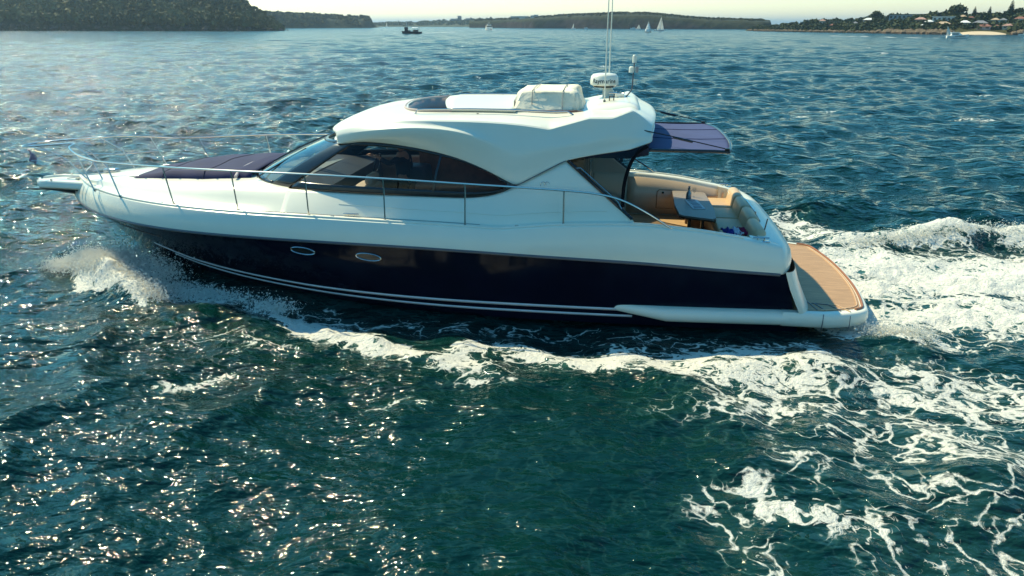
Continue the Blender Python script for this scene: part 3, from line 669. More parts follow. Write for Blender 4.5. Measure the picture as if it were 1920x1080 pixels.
for sg in (-1, 1):
    P = smoothpath([(-.08, 0, 2.27), (-.05, sg * .2, 2.275), (.08, sg * .33, 2.28), (.4, sg * .37, 2.31), (1.0, sg * .38, 2.36)] + [(a, sg * b, c) for a, b, c in RT], 6)
    keep(MB().tube(P, .0165, 8).build('guard_rail', STEEL)); gr = LAST[0]
    for a, b, c, d, e_ in stn:
        o = MB().tube([(a, sg * b, c), (d, sg * e_, ZD(d) - .02)], .0125, 8).tube([(d, sg * e_, ZD(d) + .0), (d, sg * e_, ZD(d) + .035)], .024, 8).build('stanchion', STEEL, gr); o.matrix_parent_inverse = Matrix.Identity(4)
    o = MB().tube([(.45, sg * .37, 2.31), (.98, sg * .36, 2.06), (1.35, sg * .36, 1.68)], .0125, 8).build('stanchion', STEEL, gr); o.matrix_parent_inverse = Matrix.Identity(4)
    o = MB().tube([(1.22, sg * .40, 2.38), (1.62, sg * .46, 2.12), (1.8, sg * .5, 1.72)], .0125, 8).build('stanchion', STEEL, gr); o.matrix_parent_inverse = Matrix.Identity(4)
    o = MB().tube(smoothpath([(.0, 0, 1.98), (.1, sg * .3, 1.99), (.98, sg * .36, 2.04), (1.62, sg * .47, 2.04), (1.98, sg * 1.1, 2.0)], 5), .009, 6).build('mid_rail', STEEL, gr); o.matrix_parent_inverse = Matrix.Identity(4)
# small pennant hanging from the pulpit rail
keep(MB().grid([[(.12 + .13 * k / 4 + .02 * math.sin(j), -.3 + .02 * math.sin(k * 1.5 + j), 2.22 - .22 * j / 4 - .02 * k) for k in range(5)] for j in range(5)]).build('rail_pennant', mat('faded_pennant', (.25, .2, .28), .8), solid=.004))
# windscreen wipers
for (a, b, c) in (((5.62, -1.05, 2.10), (5.95, -.78, 2.28), (6.35, -.95, 2.55)), ((5.45, .95, 2.15), (5.78, .75, 2.38), (6.35, .9, 2.62))):
    keep(MB().tube([a, b], .012, 6).tube([Vector(a) + Vector((-.22, -.12, -.1)), Vector(b).lerp(Vector(c), .8)], .013, 6).lathe([(0, -.03), (.03, -.03), (.03, .03), (0, .03)], Vector(a).lerp(Vector(b), .35), 10).build('windscreen_wiper', BLACK))
P = smoothpath([(4.98, -1.15, 1.99), (4.86, -.7, 2.04), (4.82, 0, 2.06), (4.86, .7, 2.04), (4.98, 1.15, 1.99)], 5)
keep(MB().tube(P, .03, 8).build('windscreen_moulding', mat('pink_grey_trim', (.5, .42, .42), .4)))

# interior seen through the tinted glass
keep(MB().box((8.8, 0, .72), (5.0, 3.2, .06)).build('saloon_sole', mat('saloon_carpet', (.20, .15, .10), .9)))
keep(MB().grid([[(5.9, y * .8, 1.99), (6.3, y * .9, 1.96), (6.75, y, 1.88), (6.8, y, 1.2)] for y in np.linspace(-1.62, 1.62, 9)]).build('dashboard', mat('dash_grey', (.11, .125, .15), .5), solid=.03))
keep(MB().box((7.32, -.85, 1.80), (.40, .60, .16), bev=.06).box((7.24, -.85, 1.62), (.46, .66, .22), bev=.06).box((7.42, -.85, 1.97), (.16, .42, .20), ry=.2, bev=.07).build('companion_seat', mat('ivory_vinyl', (.62, .56, .45), .5)))
keep(MB().box((7.22, -1.15, 1.79), (.30, .35, .05), bev=.02).build('chart_tray', mat('ochre_fabric', (.60, .38, .14), .7)))
keep(MB().box((9.15, -1.2, 1.45), (1.5, .6, .5), bev=.08).box((9.15, -1.5, 1.85), (1.5, .16, .45), bev=.07).build('saloon_sofa', mat('oxblood_leather', (.22, .09, .06), .5)))
keep(MB().box((8.9, 1.35, 1.6), (2.3, .5, 1.6), bev=.02).build('galley_cabinet', mat('cherry_veneer', (.22, .09, .04), .4, var=.25, vscale=6)))
keep(MB().box((10.3, .3, 1.7), (.5, 2.4, 1.9), bev=.03).build('aft_cabinet', DARKIN))
keep(MB().box((7.75, .9, 1.35), (.5, .55, 1.1), bev=.08).build('helm_seat', mat('slate_vinyl', (.06, .06, .09), .5)))
mb = MB().tube([(7.02 + .05 * math.sin(a), .62 + .19 * math.cos(a), 1.95 + .19 * math.sin(a)) for a in np.linspace(0, 2 * math.pi, 25)], .014, 6, caps=False)
keep(mb.build('steering_wheel', BLACK))
# small deck furniture
for sg in (-1, 1):
    for x in (3.9, 7.15, 10.2): keep(MB().lathe([(0, 0), (.032, 0), (.03, .008), (0, .01)], (x, sg * (ye(x) - .09), ZD(x) + .014), 14).build('filler_cap', STEEL))
    keep(MB().tube([(x, sg * (ye(x) - .145), ZD(x) + .016) for x in np.linspace(5.6, 9.6, 20)], .004, 4).build('deck_seam', RUB))
    keep(MB().lathe([(0, 0), (.02, 0), (.02, .006), (0, .008)], (9.45, sg * 1.32, roof_z(9.45, 1.32)), 10).build('roof_stud', STEEL))
P = [(1.95, -.42, 1.755), (1.95, .42, 1.755), (2.38, .42, 1.79), (2.38, -.42, 1.79), (1.95, -.42, 1.755)]
keep(MB().tube(P, .006, 4).build('anchor_locker_seam', RUB))
# sun pad cover on foredeck
rows = []
for x in np.linspace(2.52, 5.2, 24):
    t = (x - 2.52) / 2.68; hw = .74 + .34 * min(1, t * 1.5); ze = zt(x) + .01; h = .05 + .11 * min(1, t * 2.6)
    if x > 5.0: h *= .8
    row = []
    for y in np.linspace(-1, 1, 17):
        a = abs(y); z = ze - .03 + .05 * (1 - a) + (0 if a > .97 else h * min(1, (1 - a) / .10) ** .5) * min(1, t * 14 + .15)
        row.append((x, hw * y, z + .008 * math.sin(9 * x + 5 * y)))
    rows.append(row)
keep(MB().grid(rows).build('sunpad_cover', NAVYC, ang=70, solid=.01)); spc = LAST[0]
for ri in (7, 15):
    MB().tube([(p[0], p[1], p[2] + .004) for p in rows[ri]], .007, 5).build('pad_seam', MATS['dark_navy_canvas'], spc)
for x in np.linspace(3.0, 5.0, 6):
    for sg in (-1, 1): MB().lathe([(0, 0), (.018, 0), (.012, .012), (0, .012)], (x, sg * (.77 + .34 * min(1, (x - 2.52) / 2.68 * 1.5)), zt(x) + .03), 8).build('press_stud', STEEL, spc)

# ================================================================== things resting on the yacht
bz = empty('covered_bundle', (10.55, -.25, 3.24), label='white canvas covered bundle strapped down on the hardtop beside the radar', cat='bundle')
def pillow(cx, cy, cz, dx, dy, dz, seed, n=16, pw=5):
    rows = []; rng = random.Random(seed)
    for i in range(n + 1):
        th = -math.pi / 2 + math.pi * i / n; row = []
        for j in range(2 * n):
            ph = 2 * math.pi * j / (2 * n); cp = lambda v, e: math.copysign(abs(v) ** e, v)
            e1, e2 = .26, .2; x = cp(math.cos(th), e1) * cp(math.cos(ph), e2); y = cp(math.cos(th), e1) * cp(math.sin(ph), e2); z = cp(math.sin(th), e1)
            k = 1 + .05 * math.sin(3 * ph + seed + 2 * z) + .03 * math.sin(7 * ph + 4 * th + seed) + .02 * math.sin(13 * ph - 6 * th)
            row.append((cx + dx * x * k * (1 - .10 * z) , cy + dy * y * k * (1 - .12 * z), cz + dz * z * (1 + .06 * math.sin(2 * x * 3 + seed)) + .03 * dz * math.sin(8 * x + 6 * y)))
        rows.append(row)
    return rows
MB().grid(pillow(.0, 0, .13, .53, .78, .17, 3), cv=True).build('cover', COVER, bz)
MB().grid(pillow(-.02, .0, -.01, .42, .70, .07, 7), cv=True).build('folded_float', YEL, bz)
mb = MB()
for x in (-.25, .25):
    mb.tube([(x, -.80, -.03), (x, -.79, .1), (x, -.70, .30), (x, 0, .325), (x, .70, .29), (x, .8, .1), (x, .8, -.03)], .008, 5)
mb.tube([(-.55, -.72, -.06), (-.55, -.70, .12), (-.5, -.6, .2)], .012, 5)
mb.build('lashing', mat('grey_strap', (.35, .33, .30), .7), bz)
cr = empty('wooden_cradle', (10.6, -.25, 3.2), label='low brown chock rack under the white covered bundle', cat='rack')
mb = MB()
for x in (-.3, .1, .42): mb.box((x, 0, -.01), (.06, 1.75, .10), bev=.01)
mb.box((.1, -.85, .02), (.9, .04, .04), bev=.008).build('slats', mat('brown_chock', (.16, .07, .05), .6), cr)

gl = empty('wine_glass', (13.30, 1.28, 1.331), label='small clear glass standing at the far end of the cockpit table', cat='glass')
MB().lathe([(0, 0), (.035, 0), (.036, .004), (.006, .01), (.005, .08), (.03, .10), (.042, .14), (.036, .19)], (0, 0, 0), 16).build('bowl', CLEAR, gl)
bt = empty('carafe', (13.18, 1.1, 1.331), label='clear carafe with steel collar beside the small glass on the table', cat='carafe')
MB().lathe([(0, 0), (.05, 0), (.055, .03), (.05, .12), (.02, .17), (.02, .24), (.026, .25)], (0, 0, 0), 16).build('body', mat('grey_glass', (.25, .27, .30), .1, .3), bt)
MB().lathe([(.022, .19), (.03, .19), (.03, .215), (.022, .215)], (0, 0, 0), 16).build('collar', STEEL, bt)
nm = empty('table_mat', (13.26, .66, 1.331), .12, label='pale rectangular mat with dark stripes lying on the cockpit table', cat='mat')
MB().box((0, 0, .004), (.24, .72, .006), bev=.002).build('mat_sheet', mat('pale_mat', (.62, .64, .66), .6), nm)
mb = MB()
for k in range(6): mb.box((.0 + .01 * math.sin(k), -.27 + .108 * k, .0085), (.15, .035, .003))
mb.build('mat_stripes', mat('mat_dark_print', (.03, .04, .08), .6), nm)
tw = empty('folded_towel', (13.74, -1.05, 1.255), .2, label='crumpled blue, white and red patterned towel on the bench seat', cat='towel')
def crumple(w, h, dx, seed):
    return [[(dx + w * (i / 9 - .5), h * (j / 7 - .5) + .02 * math.sin(i + seed), .06 + .035 * math.sin(i * 1.3 + seed) * math.cos(j * 1.1) + .05 * math.exp(-((i - 4.5) ** 2 + (j - 3.5) ** 2) / 9)) for j in range(8)] for i in range(10)]
MB().grid(crumple(.16, .3, -.11, 1)).build('blue_fold', mat('blue_towel', (.02, .03, .25), .9), tw, solid=.03)
MB().grid(crumple(.14, .3, .02, 3)).build('white_fold', mat('white_towel', (.7, .68, .72), .9), tw, solid=.03)
MB().grid(crumple(.16, .32, .13, 5)).build('crimson_fold', mat('crimson_towel', (.25, .01, .06), .9), tw, solid=.03)

# person at the helm
pr = empty('person', (7.62, .38, .75), label='person in dark clothes standing at the helm behind the tinted side window', cat='person')
def skin(name, V, E, rad, m, parent, root=0, sub=2):
    me = bpy.data.meshes.new(name); me.from_pydata(V, E, []); o = bpy.data.objects.new(name, me); C.objects.link(o); o.parent = parent
    md = o.modifiers.new('s', 'SKIN'); md.use_smooth_shade = True
    o.modifiers.new('ss', 'SUBSURF').levels = sub; o.modifiers['ss'].render_levels = sub
    for i, r_ in enumerate(rad): me.skin_vertices[0].data[i].radius = (r_, r_) if not isinstance(r_, tuple) else r_
    me.skin_vertices[0].data[root].use_root = True
    me.materials.append(m); bake(o); o.data.polygons.foreach_set('use_smooth', [True] * len(o.data.polygons)); return o
SKIN_ = mat('skin', (.50, .29, .20), .55)
V = [(0, 0, .95), (0, 0, 1.12), (0, 0, 1.30), (0, 0, 1.42), (-.01, 0, 1.50), (0, -.09, .88), (.02, -.10, .50), (.03, -.10, .08), (-.10, -.10, .03),
     (0, .09, .88), (.0, .10, .50), (.02, .10, .08), (-.11, .10, .03),
     (0, -.19, 1.40), (-.20, -.24, 1.30), (-.43, -.20, 1.42), (-.49, -.19, 1.45), (0, .19, 1.40), (.10, .26, 1.16), (-.1, .30, 1.20), (-.18, .28, 1.23)]
E_ = [(0, 1), (1, 2), (2, 3), (3, 4), (0, 5), (5, 6), (6, 7), (7, 8), (0, 9), (9, 10), (10, 11), (11, 12), (3, 13), (13, 14), (14, 15), (15, 16), (3, 17), (17, 18), (18, 19), (19, 20)]
rad = [.14, .125, .15, .11, .055, .09, .062, .045, .035, .09, .062, .045, .035, .065, .045, .03, .026, .065, .045, .03, .026]
skin('body', V, E_, rad, SKIN_, pr)
Vs = [(0, 0, .93), (0, 0, 1.12), (0, 0, 1.30), (0, 0, 1.42), (0, -.19, 1.40), (-.20, -.24, 1.30), (-.38, -.21, 1.39), (0, .19, 1.40), (.10, .26, 1.16), (-.06, .295, 1.19)]
skin('shirt', Vs, [(0, 1), (1, 2), (2, 3), (3, 4), (4, 5), (5, 6), (3, 7), (7, 8), (8, 9)], [.155, .14, .165, .115, .078, .058, .045, .078, .058, .045], mat('dark_shirt', (.02, .022, .04), .85), pr)
Vt = [(0, 0, .97), (0, -.09, .88), (.02, -.10, .50), (.03, -.10, .12), (0, .09, .88), (.0, .10, .50), (.02, .10, .12)]
skin('trousers', Vt, [(0, 1), (1, 2), (2, 3), (0, 4), (4, 5), (5, 6)], [.152, .102, .075, .06, .102, .075, .06], mat('dark_trousers', (.02, .02, .025), .85), pr)
mb = MB(); rows = []
for i in range(15):
    th = -math.pi / 2 + math.pi * i / 14; row = []
    for j in range(24):
        ph = 2 * math.pi * j / 24; x, y, z = -math.cos(th) * math.cos(ph), math.cos(th) * math.sin(ph), math.sin(th)
        k = 1.0; jaw = 1 - .22 * max(0, -z) ; nose = .028 * math.exp(-((y / .16) ** 2 + ((z + .12) / .22) ** 2)) if x < -.6 else 0
        eye = -.008 * (math.exp(-(((abs(y) - .38) / .14) ** 2 + ((z - .08) / .12) ** 2))) if x < -.4 else 0
        row.append((-.02 + x * .098 * jaw + (-1) * (nose + eye), y * .076 * jaw, 1.615 + z * .118))
    rows.append(row)
mb.grid(rows, cv=True)
for sg in (-1, 1): mb.box((-.01, sg * .078, 1.61), (.03, .012, .055), bev=.005)
mb.build('head', SKIN_, pr)
MB().grid([[(.0 - .02 + math.cos(t) * math.cos(a) * .104, math.cos(t) * math.sin(a) * .083, 1.63 + math.sin(t) * .118) for a in np.linspace(-2.0, 2.0, 20)] for t in np.linspace(-.5, math.pi / 2, 10)]).build('hair', mat('dark_hair', (.03, .02, .015), .8), pr, solid=.01)
for (hx, hy, hz, fx) in ((-.50, -.19, 1.455, -1), (-.19, .28, 1.235, -1)):
    V = [(hx, hy, hz), (hx - .07, hy, hz + .01)]; E_ = [(0, 1)]; rr = [(.022, .016), (.030, .014)]
    for k in range(4):
        y = hy - .033 + .022 * k; L = (.065, .078, .073, .055)[k]; n0 = len(V)
        V += [(hx - .09, y, hz + .012), (hx - .09 - L * .5, y, hz + .008), (hx - .09 - L * .8, y, hz - .018)]; E_ += [(1, n0), (n0, n0 + 1), (n0 + 1, n0 + 2)]; rr += [.010, .0085, .007]
    n0 = len(V); V += [(hx - .03, hy - .035, hz + .0), (hx - .065, hy - .055, hz - .01), (hx - .09, hy - .06, hz - .02)]; E_ += [(0, n0), (n0, n0 + 1), (n0 + 1, n0 + 2)]; rr += [.011, .009, .008]
    skin('hand', V, E_, rr, SKIN_, pr, sub=1)

# ================================================================== WATER
rng = np.random.RandomState(4)
NR1, NR2, NA = 640, 420, 1150
rr = np.concatenate([np.exp(np.linspace(math.log(.8), math.log(3.6), 40, endpoint=False)), np.exp(np.linspace(math.log(3.6), math.log(32), NR1, endpoint=False)), np.exp(np.linspace(math.log(32), math.log(170), 420, endpoint=False)), np.exp(np.linspace(math.log(170), math.log(1100), 400, endpoint=False)), np.exp(np.linspace(math.log(1100), math.log(14000), 180))])
aa = np.concatenate([np.linspace(-50, 50, NA), np.linspace(50, 310, 160)[1:-1]]) * math.pi / 180
RR, AA = np.meshgrid(rr, aa, indexing='ij')
WX = CX + RR * np.sin(AA + YAW); WY = CY + RR * np.cos(AA + YAW)
spacing = np.maximum(RR * .0033, np.where(RR > 1100, RR * .0145, RR * .0042))
def segd(ax, ay, bx, by):
    dx, dy = bx - ax, by - ay; L2 = dx * dx + dy * dy
    t = np.clip(((WX - ax) * dx + (WY - ay) * dy) / L2, 0, 1); return np.hypot(WX - ax - t * dx, WY - ay - t * dy), t
near = (np.abs(WX - 13) < 26) & (np.abs(WY) < 22)
H = np.zeros_like(WX); DX = np.zeros_like(WX); DY = np.zeros_like(WX)
inwake = np.clip(1 - np.abs(WY) / 3.4, 0, 1) * np.clip((WX - 1.5) / 2, 0, 1) * np.clip((60 - WX) / 20, 0, 1)
calm = 1 - .55 * np.clip(inwake * 2.2, 0, 1)
calm *= 1 - .62 * np.exp(-(((WX - 10.2) / 2.6) ** 2 + ((WY + 6.2) / 1.6) ** 2))
nw = 84
lam = np.exp(np.linspace(math.log(.42), math.log(13), nw))
patch = .65 + .7 * noise2(WX, WY, 8, 3, .06)
for l in lam:
    sprd = 1.25 if l < 2 else .7
    th = math.radians(-62) + rng.normal(0, sprd); k = 2 * math.pi / l; a = (.028 if l < .8 else .044 if l < 2 else .034 if l < 3.5 else .020 if l < 6 else .012) / k; ph = rng.rand() * 6.283
    att = np.clip((l / spacing - 3) / 3, 0, 1) * (calm if l < 5 else 1) * patch
    arg = k * (math.cos(th) * WX + math.sin(th) * WY) + ph
    c = np.cos(arg); s_ = np.sin(arg)
    H += a * att * c; DX -= .75 * a * att * s_ * math.cos(th); DY -= .75 * a * att * s_ * math.sin(th)
# bow wave, side wave, stern waves
CR = np.zeros_like(WX); _cw = .8 + .5 * noise2(WX, WY, 50, 3, .9)
for (ax, ay, bx, by, h0, h1, w0, w1) in ((1.4, -.8, 2.6, -1.75, .34, .42, .26, .30), (2.6, -1.75, 4.1, -2.6, .42, .16, .30, .3), (4.1, -2.6, 7.4, -3.45, .12, .13, .4, .42), (7.4, -3.45, 10, -4.2, .13, .05, .42, .5),
                                         (1.4, .8, 2.6, 1.75, .34, .42, .26, .30), (2.6, 1.75, 4.1, 2.6, .42, .16, .30, .3), (4.1, 2.6, 10, 4.2, .14, .1, .4, .5), (10, 4.2, 17.2, 6.0, .1, .16, .5, .7), (17.2, 6.0, 22, 5.6, .3, .1, .75, .9), (16.0, 5.0, 18.2, 5.9, .12, .3, .6, .75),
                                         (16.8, 2.7, 19.2, 3.4, .10, .34, .35, .45), (19.2, 3.4, 24, 4.2, .34, .2, .45, .7), (16.3, -2.3, 19, -3.0, .12, .2, .35, .5), (19, -3, 24, -4.3, .2, .2, .5, .7)):
    d, t = segd(ax, ay, bx, by); w_ = (w0 + (w1 - w0) * t) * _cw; CR = np.maximum(CR, (h0 + (h1 - h0) * t) * np.exp(-(d / w_) ** 2))
H += CR * (.45 + 1.1 * noise2(WX, WY, 51, 4, 1.3))
H -= .06 * np.exp(-((np.abs(WY) - 2.4) / .5) ** 2) * np.clip((WX - 3) / 2, 0, 1) * np.clip((15.5 - WX) / 1, 0, 1)
churn = np.clip((WX - 15.4) / .8, 0, 1) * np.clip(1 - (np.abs(WY - .1) / 2.6) ** 4, 0, 1) * np.exp(-np.maximum(WX - 16, 0) / 14)
H += churn * (.30 * (noise2(WX * .75, WY, 3, 6, 1.6) - .5) + .12 * np.abs(noise2(WX * .6, WY, 5, 4, 5.) - .5) + .05)
# foam density
F = np.zeros_like(WX)
def fseg(ax, ay, bx, by, r0, r1, a0, a1, p=2):
    global F
    d, t = segd(ax, ay, bx, by); r_ = r0 + (r1 - r0) * t; F = np.maximum(F, (a0 + (a1 - a0) * t) * np.exp(-(d / r_) ** p))
warp = (noise2(WX, WY, 11, 4, .9) - .5)
_WX, _WY = WX, WY; WX = WX + 1.0 * warp; WY = WY + .9 * (noise2(_WX, _WY, 12, 4, .9) - .5)
fseg(1.15, -.7, 2.3, -1.5, .34, .50, 2.0, 2.2); fseg(2.3, -1.5, 3.95, -2.5, .50, .14, 2.2, 1.6); fseg(.8, -.75, 1.8, -1.2, .25, .2, .6, .9)
fseg(1.35, .85, 4, 2.5, .25, .2, 1.5, 1.0); fseg(4, 2.5, 16, 5, .3, .4, .35, .3)
fseg(6.25, -2.62, 7.4, -3.1, .18, .42, 1.2, 1.7); fseg(7.4, -3.1, 8.9, -3.75, .40, .26, 1.5, 1.1); fseg(4.6, -3.4, 7.0, -3.8, .35, .35, .26, .34)
fseg(9.3, -3.4, 11.5, -3.3, .36, .42, .78, .84); fseg(11.5, -3.3, 14.6, -3.0, .42, .42, .84, .80); fseg(9.4, -3.7, 10.3, -4.2, .32, .38, .85, .62); fseg(11.9, -3.5, 13.2, -3.7, .32, .5, .75, .62)
fseg(3.4, -1.95, 8, -2.6, .3, .35, .62, .42); fseg(8, -2.6, 14.8, -2.45, .35, .35, .42, .38)
fseg(13.6, -3.6, 19, -4.0, .8, 1.3, .72, .56); fseg(13.7, -4.6, 18.5, -5.6, .85, 1.5, .60, .52); fseg(13.9, -5.8, 17, -6.6, .7, 1.1, .36, .54); fseg(2.6, -1.3, 6.2, -2.35, .3, .3, .75, .62); fseg(19, -4, 40, -8, 1.5, 3, .5, .3)
fseg(13.0, -6.35, 14.3, -7.05, .20, .28, .60, .66); fseg(12.6, -6.5, 13.4, -7.6, .34, .35, .42, .42); fseg(14.2, -6.9, 16.5, -7.4, .5, .6, .42, .40); fseg(12.4, -4.6, 12.9, -5.4, .4, .4, .26, .2)
fseg(16.6, 0.1, 20, .3, 1.9, 2.2, 1.35, 1.25, 4); fseg(20, .3, 46, 2.5, 2.2, 3.0, 1.25, .5, 4); fseg(15.75, -1.7, 16.3, -1.9, .45, .5, 1.3, 1.2); fseg(16.0, 1.4, 17, 2.0, .5, .6, 1.1, 1.2)
fseg(16.6, 2.5, 19.4, 3.3, .4, .5, 1.1, 1.25); fseg(19.4, 3.3, 26, 4.3, .5, .6, 1.25, .7); fseg(15.9, 4.3, 17.6, 3.1, .75, .7, .72, .62); fseg(17.6, 3.4, 20, 3.9, .6, .5, .5, .5)
fseg(5.8, -5.2, 6.25, -5.0, .16, .16, .8, .8); fseg(8.9, -5.1, 9.6, -5.0, .12, .1, .4, .4)
WX, WY = _WX, _WY
F *= .62 + .76 * noise2(WX, WY, 21, 4, .8)
F *= 1 - churn * np.clip(3.0 * (noise2(WX * .22, WY * 1.3, 61, 5, 1.2) - .43), -.1, .80)
# far foam: whitecaps and wakes of distant boats
def wake_px(pa, pb, w, a):
    global F
    A = on_water(*pa); B = on_water(*pb); d, t = segd(A.x, A.y, B.x, B.y); F = np.maximum(F, a * np.exp(-(d / w) ** 2))
wake_px((1752, 71.5), (1560, 67.5), 1.6, .9); wake_px((1560, 67.5), (1320, 63.5), 1.5, .35); wake_px((796, 62.5), (850, 60), 1.8, .8); wake_px((905, 56), (926, 56.5), 3.0, 1.2); wake_px((735, 63), (750, 62), 1.5, .5); wake_px((1382, 59.5), (1396, 59.6), 2.0, 1.2)
cap = noise2(WX * .8, WY * 1.5, 31, 5, .35); F = np.maximum(F, np.clip((cap - .73) * 6, 0, .5) * (RR > 14) * (RR < 260))
H += .13 * np.clip(F - .45, 0, 1) * near * (noise2(WX, WY, 41, 5, 4.) - .3)
WXf, WYf = WX + DX, WY + DY
nr, na = WX.shape
co = np.stack([WXf, WYf, H], -1).reshape(-1, 3).astype(np.float32)
idx = np.arange(nr * na).reshape(nr, na)
a_ = idx[:-1, :]; b_ = np.roll(idx, -1, 1)[:-1, :]; c_ = np.roll(idx, -1, 1)[1:, :]; d_ = idx[1:, :]
quads = np.stack([a_, d_, c_, b_], -1).reshape(-1, 4)
co = np.vstack([co, [[CX, CY, 0]]]).astype(np.float32)
tri = np.stack([np.full(na, nr * na), idx[0], np.roll(idx[0], -1)], -1)
me = bpy.data.meshes.new('water'); me.vertices.add(len(co)); me.vertices.foreach_set('co', co.ravel())
nl = quads.size + tri.size; me.loops.add(nl); me.polygons.add(len(quads) + len(tri))
me.loops.foreach_set('vertex_index', np.concatenate([quads.ravel(), tri.ravel()]).astype(np.int32))
ls = np.concatenate([np.arange(len(quads)) * 4, quads.size + np.arange(len(tri)) * 3]).astype(np.int32)
me.polygons.foreach_set('loop_start', ls); me.polygons.foreach_set('use_smooth', np.ones(len(ls), bool)); me.update(calc_edges=True)
at = me.attributes.new('foam', 'FLOAT', 'POINT'); at.data.foreach_set('value', np.append(F.ravel(), 0).astype(np.float32))
ro = np.clip(.045 + .07 * np.clip(np.log10(np.maximum(RR, 1) / 20), 0, 2), .04, .24)
at = me.attributes.new('unresolved', 'FLOAT', 'POINT'); at.data.foreach_set('value', np.append(ro.ravel(), .05).astype(np.float32))
at = me.attributes.new('ripple', 'FLOAT', 'POINT'); at.data.foreach_set('value', np.append(np.clip((calm * .8 + .2) * (.35 + .65 * patch), 0, 1).ravel(), 1).astype(np.float32))
water = bpy.data.objects.new('water', me); C.objects.link(water); tag(water, kind='structure', label='choppy teal harbour water with foam and wake around the yacht', cat='water')

m = bpy.data.materials.new('sea_water'); m.use_nodes = True; nt = m.node_tree; N = nt.nodes; Lk = nt.links; N.clear()
def nd(t, **k):
    n = N.new(t)
    for a, b in k.items():
        if a.startswith('i_'): n.inputs[int(a[2:])].default_value = b
        else: setattr(n, a, b)
    return n
def mth(op, a, b=None, clamp=False):
    n = N.new('ShaderNodeMath'); n.operation = op; n.use_clamp = clamp
    for i, v in enumerate((a, b)):
        if v is None: continue
        if isinstance(v, (int, float)): n.inputs[i].default_value = v
        else: Lk.new(v, n.inputs[i])
    return n.outputs[0]
tco = nd('ShaderNodeTexCoord').outputs['Object']
fo = nd('ShaderNodeAttribute', attribute_name='foam').outputs['Fac']; ur = nd('ShaderNodeAttribute', attribute_name='unresolved').outputs['Fac']
nz = nd('ShaderNodeTexNoise'); nz.inputs['Scale'].default_value = 1.7; nz.inputs['Detail'].default_value = 3; Lk.new(tco, nz.inputs['Vector'])
v1 = nd('ShaderNodeVectorMath', operation='SUBTRACT'); Lk.new(nz.outputs['Color'], v1.inputs[0]); v1.inputs[1].default_value = (.5, .5, .5)
v2 = nd('ShaderNodeVectorMath', operation='SCALE'); Lk.new(v1.outputs[0], v2.inputs[0]); v2.inputs['Scale'].default_value = 1.5
v3 = nd('ShaderNodeVectorMath', operation='ADD'); Lk.new(tco, v3.inputs[0]); Lk.new(v2.outputs[0], v3.inputs[1])
mp = nd('ShaderNodeMapping'); mp.inputs['Scale'].default_value = (.85, 1.35, 1); mp.inputs['Rotation'].default_value = (0, 0, R(12)); Lk.new(v3.outputs[0], mp.inputs[0])
def vor(scale):
    v = nd('ShaderNodeTexVoronoi', feature='DISTANCE_TO_EDGE'); v.inputs['Scale'].default_value = scale; v.inputs['Randomness'].default_value = 1; Lk.new(mp.outputs[0], v.inputs['Vector']); return v.outputs[0]
n2 = nd('ShaderNodeTexNoise'); n2.inputs['Scale'].default_value = 5; n2.inputs['Detail'].default_value = 6; n2.inputs['Roughness'].default_value = .65; Lk.new(mp.outputs[0], n2.inputs['Vector'])
n3 = nd('ShaderNodeTexNoise'); n3.inputs['Scale'].default_value = 22; n3.inputs['Detail'].default_value = 5; n3.inputs['Roughness'].default_value = .7; Lk.new(tco, n3.inputs['Vector'])
dn = mth('MULTIPLY', fo, mth('MAXIMUM', mth('ADD', -.42, mth('MULTIPLY', n2.outputs[0], 2.84)), .1))
L1 = vor(1.7); L2 = mth('MULTIPLY', vor(4.2), 1.0)
thr = mth('MULTIPLY', mth('SUBTRACT', dn, .18), .30)
n4 = nd('ShaderNodeTexNoise'); n4.inputs['Scale'].default_value = 6.5; n4.inputs['Detail'].default_value = 4; Lk.new(v3.outputs[0], n4.inputs['Vector'])
isl = mth('MULTIPLY', mth('MULTIPLY', mth('SUBTRACT', mth('ADD', n4.outputs[0], mth('MULTIPLY', dn, .22)), .735), 14, True), mth('MULTIPLY', mth('SUBTRACT', dn, .16), 6, True))
m1 = mth('MULTIPLY', mth('SUBTRACT', thr, mth('ADD', L1, mth('MULTIPLY', mth('SUBTRACT', n3.outputs[0], .5), .09))), 17, True)
thr2 = mth('MULTIPLY', mth('SUBTRACT', dn, .42), .34)
m2 = mth('MULTIPLY', mth('SUBTRACT', thr2, mth('ADD', L2, mth('MULTIPLY', mth('SUBTRACT', n3.outputs[0], .5), .10))), 16, True)
full = mth('MULTIPLY', mth('SUBTRACT', mth('ADD', dn, mth('MULTIPLY', mth('SUBTRACT', n3.outputs[0], .5), .8)), 1.02), 3.2, True)
mask = mth('MULTIPLY', mth('MAXIMUM', mth('MAXIMUM', m1, m2), mth('MAXIMUM', isl, full)), mth('ADD', .35, mth('MULTIPLY', n3.outputs[0], 1.3), True), True)
